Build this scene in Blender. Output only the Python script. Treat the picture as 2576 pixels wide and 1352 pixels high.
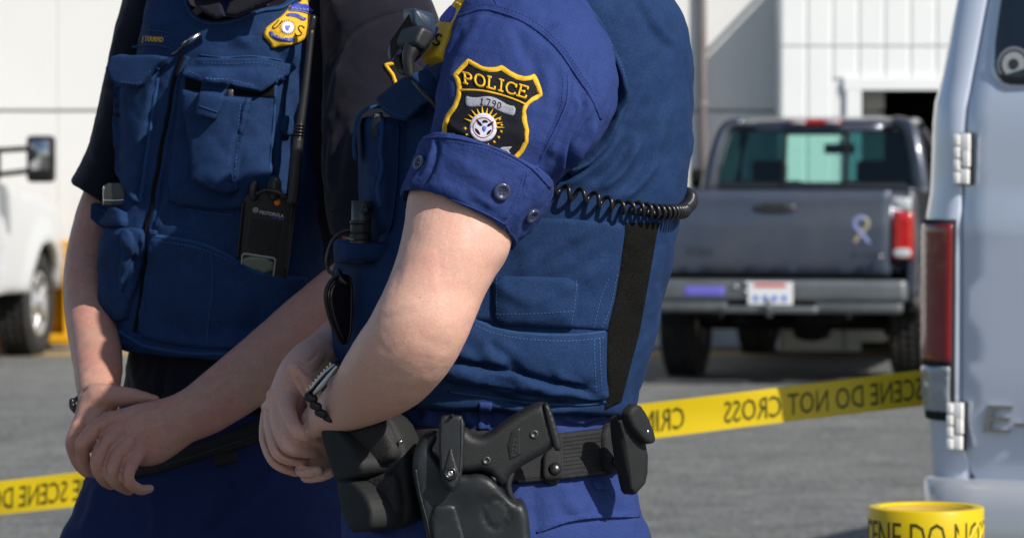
import bpy, bmesh, math, random
import numpy as np
from mathutils import Vector, Matrix, noise
from mathutils.bvhtree import BVHTree
from mathutils.geometry import delaunay_2d_cdt

random.seed(7)
rng = np.random.default_rng(7)
for o in list(bpy.data.objects):
    bpy.data.objects.remove(o)
SC = bpy.context.scene
COL = SC.collection

# ------------------------------------------------------------------ camera
CAMZ = 1.33
FPX = 8400.0                      # focal length in units of a 2576-wide frame
CX, CY = 1288.0, 676.0
PITCH = math.atan(196 / FPX)
cam = bpy.data.cameras.new('camera')
cam.sensor_width = 36
cam.lens = 36 * FPX / 2576
cam.clip_end = 900
cam.dof.use_dof = True
cam.dof.focus_distance = 3.84
cam.dof.aperture_fstop = 11.5
camo = bpy.data.objects.new('camera', cam)
camo.location = (0, 0, CAMZ)
camo.rotation_euler = (math.pi / 2 - PITCH, 0, 0)
COL.objects.link(camo)
SC.camera = camo

# ------------------------------------------------------------------ light
SUN_EL = math.radians(38)
SUN_AZ = math.radians(48)         # to the right of straight-behind-the-camera
sdir = Vector((math.sin(SUN_AZ) * math.cos(SUN_EL), -math.cos(SUN_AZ) * math.cos(SUN_EL), math.sin(SUN_EL)))
W = bpy.data.worlds.new('World')
SC.world = W
W.use_nodes = True
nt = W.node_tree
for n in list(nt.nodes):
    nt.nodes.remove(n)
sky = nt.nodes.new('ShaderNodeTexSky')
sky.sky_type = 'NISHITA'
sky.sun_disc = False
sky.sun_elevation = SUN_EL
sky.sun_rotation = math.atan2(sdir.x, sdir.y)
bg = nt.nodes.new('ShaderNodeBackground')
bg.inputs['Strength'].default_value = 0.095
wo = nt.nodes.new('ShaderNodeOutputWorld')
nt.links.new(sky.outputs[0], bg.inputs[0])
nt.links.new(bg.outputs[0], wo.inputs[0])
sl = bpy.data.lights.new('sun', 'SUN')
sl.energy = 4.8
sl.angle = math.radians(0.5)
sl.color = (1.0, 0.95, 0.87)
so = bpy.data.objects.new('sun', sl)
so.rotation_euler = sdir.to_track_quat('Z', 'Y').to_euler()
so.location = (8, -6, 12)
COL.objects.link(so)
SC.view_settings.view_transform = 'Standard'
SC.view_settings.look = 'None'
SC.view_settings.exposure = 0.2
SC.view_settings.gamma = 1.0
SC.view_settings.use_curve_mapping = False

# ------------------------------------------------------------------ helpers
CAM = np.array((0, 0, CAMZ))
FW = np.array((0, math.cos(PITCH), -math.sin(PITCH)))
UP = np.array((0, math.sin(PITCH), math.cos(PITCH)))

DOFF = 0.0            # extra distance given to everything officer A wears
def P(px, py, d):
    """world point at distance d (along y) seen in direction px, py of the photo"""
    d = d + DOFF
    rx = (px - CX) / FPX
    ry = (CY - py) / FPX
    v = np.array((rx, FW[1] + ry * UP[1], FW[2] + ry * UP[2]))
    return CAM + v / v[1] * d

def proj(V):
    r = np.asarray(V) - CAM
    z = r @ FW
    return np.stack([CX + FPX * r[..., 0] / z, CY - FPX * (r @ UP) / z], -1)

def tag(o, label=None, cat=None, group=None, kind=None):
    if label: o['label'] = label
    if cat: o['category'] = cat
    if group: o['group'] = group
    if kind: o['kind'] = kind
    return o

def thing(name, label, cat, loc, group=None, rotz=0.0):
    o = bpy.data.objects.new(name, None)
    o.empty_display_size = 0.1
    o.location = loc
    o.rotation_euler = (0, 0, rotz)
    COL.objects.link(o)
    return tag(o, label, cat, group)

WL = {}
class MB:
    """collects shapes, builds ONE mesh object"""
    def __init__(s):
        s.v = []; s.f = []; s.m = []; s.n = 0
    def add(s, V, F, mat=0):
        V = np.asarray(V, float).reshape(-1, 3)
        s.v.append(V)
        n = s.n
        s.f += [tuple(int(i) + n for i in f) for f in F]
        s.m += [mat] * len(F)
        s.n += len(V)
        return s
    def arr(s):
        return np.concatenate(s.v), s.f
    def build(s, name, mats, parent=None, smooth=True, local=False, flat_angle=None, loc=None):
        """local: vertices already in the parent's own frame; else world (parents are unrotated then)"""
        V = np.concatenate(s.v)
        me = bpy.data.meshes.new(name)
        off = np.zeros(3)
        o = bpy.data.objects.new(name, me)
        if parent is not None:
            if not local:
                p = parent
                while p is not None:
                    off = off + np.array(p.location); p = p.parent
        elif loc is not None:
            off = np.array(loc)
            o.location = loc
        me.from_pydata((V - off).tolist(), [], s.f)
        if not isinstance(mats, (list, tuple)): mats = [mats]
        for m in mats: me.materials.append(m)
        me.polygons.foreach_set('material_index', s.m)
        me.polygons.foreach_set('use_smooth', [bool(smooth)] * len(s.f))
        if flat_angle:
            me.set_sharp_from_angle(angle=math.radians(flat_angle))
        me.update()
        if parent is not None: o.parent = parent
        COL.objects.link(o)
        return o

def hermite(K, n, closed=False):
    """smooth resampling of the key rows K (k x m) to n rows"""
    K = np.asarray(K, float)
    k = len(K)
    if k == 2:
        t = np.linspace(0, 1, n)[:, None]
        return K[0] * (1 - t) + K[1] * t
    dist = np.linalg.norm(np.diff(K[:, :min(6, K.shape[1])], axis=0), axis=1) + 1e-6
    dist = np.sqrt(dist)
    s = np.concatenate([[0], np.cumsum(dist)])
    T = np.zeros_like(K)
    for i in range(1, k - 1):
        h0, h1 = s[i] - s[i-1], s[i+1] - s[i]
        T[i] = ((K[i] - K[i-1]) / h0 * h1 + (K[i+1] - K[i]) / h1 * h0) / (h0 + h1)
    T[0] = (K[1] - K[0]) / (s[1] - s[0])
    T[-1] = (K[-1] - K[-2]) / (s[-1] - s[-2])
    q = np.linspace(0, s[-1], n)
    j = np.clip(np.searchsorted(s, q, side='right') - 1, 0, k - 2)
    h = (s[j+1] - s[j])[:, None]
    t = ((q - s[j])[:, None]) / h
    return ((2*t**3 - 3*t**2 + 1) * K[j] + (t**3 - 2*t**2 + t) * h * T[j]
            + (-2*t**3 + 3*t**2) * K[j+1] + (t**3 - t**2) * h * T[j+1])

def curve2(pts, n):
    """smooth 2-D/3-D polyline through pts"""
    return hermite(np.asarray(pts, float), n)

def ring_faces(nv, nu, cap0=True, cap1=True, closed=True):
    F = []
    for i in range(nv - 1):
        for j in range(nu if closed else nu - 1):
            a = i * nu + j; b = i * nu + (j + 1) % nu
            F.append((a, b, b + nu, a + nu))
    if cap0: F.append(tuple(range(nu))[::-1])
    if cap1: F.append(tuple((nv - 1) * nu + j for j in range(nu)))
    return F

def loft(keys, nu=48, nv=60, e=2.0, cap0=True, cap1=True, world=False, nfix=None):
    """keys: (Lx,Ly,dL, Rx,Ry,dR, a_near, a_far): rings between two outline points, rounded towards and away
    from the camera by a metres.  returns verts, faces"""
    K = []
    for k in keys:
        k = list(k)
        if len(k) == 7: k.append(k[6])
        if world:
            K.append(k)
        else:
            K.append(list(P(k[0], k[1], k[2])) + list(P(k[3], k[4], k[5])) + [k[6], k[7]])
    K = hermite(K, nv)
    L, R = K[:, 0:3], K[:, 3:6]
    C = (L + R) / 2; U = (R - L) / 2
    A = np.gradient(C, axis=0)
    A /= np.linalg.norm(A, axis=1)[:, None] + 1e-9
    N = np.cross(A, U)
    if nfix is not None:
        u_ = U / (np.linalg.norm(U, axis=1)[:, None] + 1e-9); f_ = np.array(nfix, float); N = f_ - u_ * (u_ @ f_)[:, None]
    N /= np.linalg.norm(N, axis=1)[:, None] + 1e-9
    N *= np.where(N[:, 1:2] > 0, -1, 1)
    t = np.linspace(0, 2 * np.pi, nu, endpoint=False)
    c, s_ = np.cos(t), np.sin(t)
    cc = np.sign(c) * np.abs(c) ** (2 / e); ss = np.sign(s_) * np.abs(s_) ** (2 / e)
    V = np.zeros((nv, nu, 3))
    for j in range(nu):
        a = K[:, 6] if ss[j] > 0 else K[:, 7]
        V[:, j] = C + U * cc[j] + N * (a * ss[j])[:, None]
    return V.reshape(-1, 3), ring_faces(nv, nu, cap0, cap1)

def tube(pts, r, nu=10, nv=None, ends='round', flat=1.0):
    """round bar along the 3-D points; r scalar or list"""
    pts = np.asarray(pts, float)
    r = np.full(len(pts), r) if np.isscalar(r) else np.asarray(r, float)
    K = np.concatenate([pts, r[:, None]], 1)
    if nv: K = hermite(K, nv)
    pts, r = K[:, :3], np.maximum(K[:, 3], 1e-5)
    T = np.gradient(pts, axis=0); T /= np.linalg.norm(T, axis=1)[:, None] + 1e-12
    ref = np.array((0, 0, 1.0)) if abs(T[0][2]) < .9 else np.array((1.0, 0, 0))
    n = np.cross(T[0], ref); n /= np.linalg.norm(n)
    t = np.linspace(0, 2 * np.pi, nu, endpoint=False)
    rows = []
    Pn, Rr, Ns = [], [], []
    for i in range(len(pts)):
        n = n - T[i] * (n @ T[i]); n /= np.linalg.norm(n) + 1e-12
        Ns.append(n.copy())
    if ends == 'round':
        seq = []
        for a in (80, 50, 25):
            seq.append((pts[0] - T[0] * r[0] * math.sin(math.radians(a)), r[0] * math.cos(math.radians(a)), 0))
        for i in range(len(pts)): seq.append((pts[i], r[i], i))
        for a in (25, 50, 80):
            seq.append((pts[-1] + T[-1] * r[-1] * math.sin(math.radians(a)), r[-1] * math.cos(math.radians(a)), len(pts) - 1))
    else:
        seq = [(pts[i], r[i], i) for i in range(len(pts))]
    for p, rr, i in seq:
        b = np.cross(T[i], Ns[i])
        rows.append(p + rr * (np.cos(t)[:, None] * Ns[i] + flat * np.sin(t)[:, None] * b))
    V = np.array(rows)
    return V.reshape(-1, 3), ring_faces(len(V), nu)

def box(c, s, rot=None):
    c = np.asarray(c, float); s = np.asarray(s, float) / 2
    V = np.array([(x, y, z) for x in (-1, 1) for y in (-1, 1) for z in (-1, 1)], float) * s
    if rot is not None: V = V @ np.array(rot).T
    F = [(0, 1, 3, 2), (4, 6, 7, 5), (0, 4, 5, 1), (2, 3, 7, 6), (0, 2, 6, 4), (1, 5, 7, 3)]
    return V + c, F

def rbox(c, s, r=0.02, seg=2, rot=None):
    """box with rounded edges"""
    bm = bmesh.new()
    bmesh.ops.create_cube(bm, size=1)
    for v in bm.verts: v.co = Vector([v.co[i] * s[i] for i in range(3)])
    bmesh.ops.bevel(bm, geom=bm.edges[:], offset=min(r, min(s) * .49), segments=seg, profile=.6, affect='EDGES')
    bm.verts.index_update()
    V = np.array([v.co[:] for v in bm.verts]); F = [[v.index for v in f.verts] for f in bm.faces]
    bm.free()
    if rot is not None: V = V @ np.array(rot).T
    return V + np.asarray(c, float), F

def vnormals(V, F):
    N = np.zeros_like(V)
    q = np.array([f for f in F if len(f) == 4])
    if len(q):
        n = np.cross(V[q[:, 2]] - V[q[:, 0]], V[q[:, 3]] - V[q[:, 1]])
        for k in range(4): np.add.at(N, q[:, k], n)
    t = np.array([f for f in F if len(f) == 3])
    if len(t):
        n = np.cross(V[t[:, 1]] - V[t[:, 0]], V[t[:, 2]] - V[t[:, 0]])
        for k in range(3): np.add.at(N, t[:, k], n)
    return N / (np.linalg.norm(N, axis=1)[:, None] + 1e-12)

def seg_dist(Q, poly, closed=False):
    """distance of points Q to a polyline, and the side (+ left of travel)"""
    Q = np.asarray(Q); poly = np.asarray(poly, float)
    best = np.full(len(Q), 1e9); side = np.ones(len(Q)); par = np.zeros(len(Q))
    m = len(poly)
    nseg = m if closed else m - 1
    for i in range(nseg):
        a, b = poly[i], poly[(i + 1) % m]
        ab = b - a; L2 = ab @ ab + 1e-12
        t = np.clip(((Q - a) @ ab) / L2, 0, 1)
        w = Q - a - t[:, None] * ab
        d = np.sqrt((w ** 2).sum(1))
        k = d < best
        best[k] = d[k]
        side[k] = np.sign(ab[0] * (Q[k, 1] - a[1]) - ab[1] * (Q[k, 0] - a[0]))
        par[k] = (i + t[k]) / nseg
    return best, side, par

def inside(Q, poly):
    Q = np.asarray(Q); poly = np.asarray(poly)
    r = np.zeros(len(Q), bool)
    x, y = Q[:, 0], Q[:, 1]
    m = len(poly)
    for i in range(m):
        x0, y0 = poly[i]; x1, y1 = poly[(i + 1) % m]
        if y0 == y1: continue
        c = ((y0 > y) != (y1 > y)) & (x < (x1 - x0) * (y - y0) / (y1 - y0) + x0)
        r ^= c
    return r

def nz(V, scale, amp, oct=3, seed=0.0, stretch=(1, 1, 1)):
    st = np.array(stretch) * scale
    return np.array([noise.fractal(Vector(p * st + seed), 1.0, 2.0, oct) for p in V]) * amp

def sculpt(V, F, strokes=(), nscale=0, namp=0, seed=0.0, stretch=(1, 1, 1), near_only=True):
    """press folds into a cloth or skin surface: strokes are (pixel polyline, width px, height m, trough)"""
    N = vnormals(V, F)
    D = np.zeros(len(V))
    if namp: D += nz(V, nscale, namp, 3, seed, stretch)
    if strokes:
        Q = proj(V)
        view = CAM - V; view /= np.linalg.norm(view, axis=1)[:, None]
        face = np.clip((N * view).sum(1) * 4, 0, 1)
        for s in strokes:
            pl, w, amp = s[0], s[1], s[2]
            tr = s[3] if len(s) > 3 else 0.5
            pl = curve2(pl, 12) if len(pl) > 2 else np.asarray(pl, float)
            d, side, par = seg_dist(Q, pl)
            ds = d * side
            fade = np.clip(np.minimum(par, 1 - par) * 5 + .15, 0, 1)
            D += face * fade * amp * (np.exp(-(ds / w) ** 2) - tr * np.exp(-((ds - 1.5 * w) / w) ** 2))
    return V + N * D[:, None]

class Surf:
    """a surface to sew things on: maps a photo direction to the point of the body hit there"""
    def __init__(s):
        s.V = []; s.F = []; s.n = 0; s.b = None; s.last = 4.3
    def add(s, V, F):
        s.V += [tuple(v) for v in V]
        s.F += [tuple(int(i) + s.n for i in f) for f in F]
        s.n += len(V); s.b = None
        return s
    def __call__(s, Q):
        if s.b is None: s.b = BVHTree.FromPolygons(s.V, s.F)
        B = np.zeros((len(Q), 3)); N = np.zeros((len(Q), 3)); ok = np.zeros(len(Q), bool)
        o = Vector(CAM)
        for i, (x, y) in enumerate(Q):
            v = P(x, y, 1.0 - DOFF) - CAM
            h = s.b.ray_cast(o, Vector(v).normalized())
            if h[0] is not None:
                B[i] = h[0]; n = np.array(h[1])
                if n @ v > 0: n = -n
                N[i] = n; ok[i] = True
        if not ok.any():
            for i in range(len(Q)): B[i] = P(Q[i][0], Q[i][1], s.last - DOFF); N[i] = (0, -1, 0)
            return B, N
        s.last = float(B[ok][:, 1].mean())
        if not ok.all():
            g = np.where(ok)[0]
            for i in np.where(~ok)[0]:
                j = g[np.argmin(((Q[g] - Q[i]) ** 2).sum(1))]
                B[i] = P(Q[i][0], Q[i][1], B[j][1] - DOFF); N[i] = N[j]
        return B, N

def plane(d0, x0=0, y0=0, kx=0.0, ky=0.0):
    """tilted plane as a surface: depth d0 at (x0,y0), changing kx, ky metres per pixel"""
    def f(Q):
        Q = np.asarray(Q, float)
        B = np.array([P(x, y, d0 + kx * (x - x0) + ky * (y - y0)) for x, y in Q])
        p0 = P(x0, y0, d0); p1 = P(x0 + 50, y0, d0 + 50 * kx); p2 = P(x0, y0 + 50, d0 + 50 * ky)
        n = np.cross(p1 - p0, p2 - p0); n /= np.linalg.norm(n)
        if n @ (CAM - p0) < 0: n = -n
        return B, np.tile(n, (len(Q), 1))
    return f

def resample(poly, step, closed=True):
    poly = np.asarray(poly, float)
    out = []
    m = len(poly)
    for i in range(m if closed else m - 1):
        a, b = poly[i], poly[(i + 1) % m]
        n = max(1, int(round(np.linalg.norm(b - a) / step)))
        for k in range(n): out.append(a + (b - a) * k / n)
    if not closed: out.append(poly[-1])
    return np.array(out)

def chaikin(poly, it=1, closed=True):
    poly = np.asarray(poly, float)
    for _ in range(it):
        nx = np.roll(poly, -1, 0)
        q = np.stack([poly * .75 + nx * .25, poly * .25 + nx * .75], 1).reshape(-1, 2)
        if not closed:
            q = np.concatenate([poly[:1], q[:-2], poly[-1:]])
        poly = q
    return poly

def area2(p):
    x, y = p[:, 0], p[:, 1]
    return 0.5 * (x @ np.roll(y, -1) - y @ np.roll(x, -1))

def patch(poly, mapf, h=0.003, bevel=5.0, step=7.0, dome=0.0, lift=0.0, skirt=0.004, rnd=1, wob=0.0, extra=None, nsm=4):
    """a piece of cloth/plastic with real thickness laid on a surface; poly in the surface's own 2-D coordinates"""
    poly = np.asarray(poly, float)
    if area2(poly) < 0: poly = poly[::-1]
    if rnd: poly = chaikin(poly, rnd)
    b = resample(poly, step)
    nb = len(b)
    lo, hi = b.min(0), b.max(0)
    gx = np.arange(lo[0] + step * .5, hi[0], step); gy = np.arange(lo[1] + step * .5, hi[1], step)
    G = np.stack(np.meshgrid(gx, gy), -1).reshape(-1, 2)
    if len(G):
        G = G + rng.uniform(-.12, .12, G.shape) * step
        G = G[inside(G, b)]
    if len(G):
        d, _, _ = seg_dist(G, b, True)
        G = G[d > step * .55]
    # inner ring for a crisp rounded edge
    if bevel > 0:
        t = np.roll(b, -1, 0) - np.roll(b, 1, 0)
        t /= np.linalg.norm(t, axis=1)[:, None] + 1e-9
        ring = b + np.stack([-t[:, 1], t[:, 0]], -1) * min(bevel * .45, step * .4)
        ring = ring[inside(ring, b)]
        G = np.concatenate([G, ring]) if len(G) else ring
    pts = [Vector(p) for p in np.concatenate([b, G])] if len(G) else [Vector(p) for p in b]
    r = delaunay_2d_cdt(pts, [], [list(range(nb))], 1, 1e-6)
    Q = np.array([v[:] for v in r[0]])
    T = [tuple(f) for f in r[2]]
    d, _, _ = seg_dist(Q, b, True)
    onb = d < 1e-4
    B, N = mapf(Q)
    E = np.array([(f[i], f[(i + 1) % len(f)]) for f in T for i in range(len(f))])
    for _ in range(nsm):
        M = N.copy(); np.add.at(M, E[:, 0], N[E[:, 1]]); np.add.at(M, E[:, 1], N[E[:, 0]])
        N = M / (np.linalg.norm(M, axis=1)[:, None] + 1e-9)
    x = np.clip(d / max(bevel, 1e-3), 0, 1) if bevel > 0 else np.ones(len(d))
    H = lift + h * np.sqrt(1 - (1 - x) ** 2)
    if dome:
        y = np.clip(d / d.max(), 0, 1); H = H + dome * (1 - (1 - y) ** 2)
    if wob: H = H + nz(B, 25, wob, 2, 3.3)
    if extra is not None: H = H + extra(Q, d)
    V = B + N * H[:, None]
    # skirt: walk the boundary edges
    cnt = {}
    for f in T:
        for i in range(len(f)):
            e = (f[i], f[(i + 1) % len(f)]); cnt[e] = 1
    edges = [e for e in cnt if (e[1], e[0]) not in cnt]
    idx = sorted({i for e in edges for i in e})
    mp = {k: len(V) + i for i, k in enumerate(idx)}
    S = B[idx] - N[idx] * skirt
    V2 = np.concatenate([V, S])
    F = list(T) + [(e[1], e[0], mp[e[0]], mp[e[1]]) for e in edges]
    # orientation: make the front face the camera-side normal
    f0 = T[len(T) // 2]
    n0 = np.cross(V[f0[1]] - V[f0[0]], V[f0[2]] - V[f0[0]])
    if n0 @ N[f0[0]] < 0: F = [f[::-1] for f in F]
    return V2, F

def ribbon(pl, w, mapf, h=0.0015, step=6.0, closed=False, smooth=True, lift=0.0, skirt=0.002, taper=False):
    """a raised strip along a polyline on a surface (piping, seam, border, embroidered stroke)"""
    pl = np.asarray(pl, float)
    if smooth and len(pl) > 2 and not closed: pl = curve2(pl, max(len(pl), int(np.linalg.norm(np.diff(pl, axis=0), axis=1).sum() / step)))
    else: pl = resample(pl, step, closed)
    if closed:
        t = np.roll(pl, -1, 0) - np.roll(pl, 1, 0)
    else:
        t = np.gradient(pl, axis=0)
    t /= np.linalg.norm(t, axis=1)[:, None] + 1e-9
    nrm = np.stack([-t[:, 1], t[:, 0]], -1)
    ws = np.full(len(pl), w / 2.0)
    if taper:
        ws = ws * np.clip(np.sin(np.linspace(0.15, np.pi - .15, len(pl))) * 1.6, 0.15, 1)
    offs = (-1, -.75, 0, .75, 1); hs = (-skirt, .75 * h, h, .75 * h, -skirt)
    rows = []
    B0, N0 = mapf(pl)
    for _ in range(3):
        N0[1:-1] = N0[1:-1] + N0[:-2] + N0[2:]; N0 /= np.linalg.norm(N0, axis=1)[:, None]
    for o_, hh in zip(offs, hs):
        B, N = mapf(pl + nrm * (ws * o_)[:, None])
        rows.append(B + N0 * (hh + (lift if hh > 0 else 0)))
    V = np.stack(rows, 1).reshape(-1, 3)
    n = len(pl); F = []
    for i in range(n if closed else n - 1):
        a = i * 5; b = ((i + 1) % n) * 5
        for k in range(4): F.append((a + k, b + k, b + k + 1, a + k + 1))
    if not closed:
        F.append((0, 1, 2, 3, 4)); F.append(tuple(range((n - 1) * 5, n * 5))[::-1])
    f0 = F[len(F) // 2]
    n0 = np.cross(V[f0[1]] - V[f0[0]], V[f0[2]] - V[f0[0]])
    if n0 @ N0[min(len(N0) - 1, f0[0] // 5)] < 0: F = [f[::-1] for f in F]
    return V, F

def stitches(mb, pl, mapf, mat=0, dash=5.0, gap=4.5, w=2.0, h=0.0007):
    pl = curve2(pl, 60) if len(pl) > 2 else resample(pl, 2, False)
    L = np.concatenate([[0], np.cumsum(np.linalg.norm(np.diff(pl, axis=0), axis=1))])
    s = 0.0
    pts = []
    while s + dash < L[-1]:
        q = [np.array([np.interp(k, L, pl[:, 0]), np.interp(k, L, pl[:, 1])]) for k in (s, s + dash)]
        pts.append(q); s += dash + gap
    if not pts: return
    Q = np.array(pts).reshape(-1, 2)
    t = (Q[1::2] - Q[0::2]); t /= np.linalg.norm(t, axis=1)[:, None]
    nn = np.stack([-t[:, 1], t[:, 0]], -1) * w / 2
    B, N = mapf(np.concatenate([Q[0::2] - nn, Q[0::2] + nn, Q[1::2] + nn, Q[1::2] - nn]))
    n = len(nn)
    V = B + N * h
    F = []
    for i in range(n):
        f = (i, i + n, i + 2 * n, i + 3 * n)
        n0 = np.cross(V[f[1]] - V[f[0]], V[f[2]] - V[f[0]])
        F.append(f if n0 @ N[i] > 0 else f[::-1])
    mb.add(V, F, mat)

def text_geo(txt, mapf, org, ux, uy, size=1.0, h=0.0006, shear=0.0, space=1.0, align='LEFT', fit=None):
    """raised lettering on a surface. org: 2-D start of the base line, ux/uy: 2-D step per unit"""
    cu = bpy.data.curves.new('t', 'FONT')
    cu.body = txt; cu.size = size; cu.extrude = 0.01; cu.resolution_u = 2
    cu.shear = shear; cu.space_character = space
    ob = bpy.data.objects.new('t', cu)
    COL.objects.link(ob)
    dg = bpy.context.evaluated_depsgraph_get()
    me = bpy.data.meshes.new_from_object(ob.evaluated_get(dg))
    V = np.array([v.co[:] for v in me.vertices]); F = [tuple(p.vertices) for p in me.polygons]
    bpy.data.objects.remove(ob); bpy.data.curves.remove(cu); bpy.data.meshes.remove(me)
    x = V[:, 0] - V[:, 0].min()
    if fit: x = x / x.max() * fit
    if align == 'CENTER': x = x - x.max() / 2
    Q = np.asarray(org, float) + x[:, None] * np.asarray(ux, float) + V[:, 1:2] * np.asarray(uy, float)
    B, N = mapf(Q)
    N[:] = N.mean(0) / np.linalg.norm(N.mean(0)) * .5 + N * .5
    Vn = B + N * np.where(V[:, 2] > 0, h, -0.001)[:, None]
    n = None
    for f in F:
        if len(f) >= 3 and all(V[i, 2] > 0 for i in f):
            c = np.cross(Vn[f[1]] - Vn[f[0]], Vn[f[2]] - Vn[f[0]])
            if np.linalg.norm(c) > 1e-12:
                n = c @ N[f[0]]; break
    if n is not None and n < 0: F = [f[::-1] for f in F]
    return Vn, F

def disc(c, n, r, prof, nu=20):
    """lathe: prof = [(radius factor, height m)...] round the axis n at c"""
    n = np.asarray(n, float); n /= np.linalg.norm(n)
    a = np.cross(n, (0, 0, 1.0)) if abs(n[2]) < .9 else np.cross(n, (1.0, 0, 0))
    a /= np.linalg.norm(a); b = np.cross(n, a)
    t = np.linspace(0, 2 * np.pi, nu, endpoint=False)
    V = np.array([c + n * h + r * f * (np.cos(t)[:, None] * a + np.sin(t)[:, None] * b) for f, h in prof]).reshape(-1, 3)
    return V, ring_faces(len(prof), nu)

def prism(poly, mapf, thick, bevel=0.002, seg=2):
    """solid of a 2-D outline: front face on the surface, body running back by thick metres (along the normal)"""
    poly = np.asarray(poly, float)
    B, N = mapf(poly)
    n = N.mean(0); n /= np.linalg.norm(n)
    bm = bmesh.new()
    f = [bm.verts.new(p) for p in B]; k = [bm.verts.new(p - n * thick) for p in B]
    m = len(poly)
    ff = bm.faces.new(f); bk = bm.faces.new(k[::-1])
    for i in range(m):
        bm.faces.new((f[i], k[i], k[(i + 1) % m], f[(i + 1) % m]))
    ff.normal_update()
    bmesh.ops.recalc_face_normals(bm, faces=bm.faces[:])
    if bevel:
        ed = [e for e in bm.edges if all(v in f for v in e.verts)] + [e for e in bm.edges if all(v in k for v in e.verts)]
        bmesh.ops.bevel(bm, geom=ed, offset=bevel, segments=seg, profile=.5, affect='EDGES')
    bmesh.ops.triangulate(bm, faces=[q for q in bm.faces if len(q.verts) > 4])
    bm.verts.index_update()
    V = np.array([v.co[:] for v in bm.verts]); F = [[v.index for v in q.verts] for q in bm.faces]
    bm.free()
    return V, F

def remeshed(mb, name, mats, parent, voxel, smooth_it=4):
    """weld all shapes of mb into one continuous skin"""
    o = mb.build(name, mats, parent)
    md = o.modifiers.new('r', 'REMESH'); md.mode = 'VOXEL'; md.voxel_size = voxel; md.use_smooth_shade = True
    ms = o.modifiers.new('s', 'SMOOTH'); ms.iterations = smooth_it; ms.factor = .5
    dg = bpy.context.evaluated_depsgraph_get()
    me = bpy.data.meshes.new_from_object(o.evaluated_get(dg))
    o.modifiers.clear()
    old = o.data; o.data = me; bpy.data.meshes.remove(old)
    me.name = name
    if not me.materials:
        for m in (mats if isinstance(mats, (list, tuple)) else [mats]): me.materials.append(m)
    me.polygons.foreach_set('use_smooth', [True] * len(me.polygons))
    return o

def get_geo(o, off):
    V = np.empty(len(o.data.vertices) * 3); o.data.vertices.foreach_get('co', V)
    return V.reshape(-1, 3) + off, [tuple(p.vertices) for p in o.data.polygons]

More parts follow.
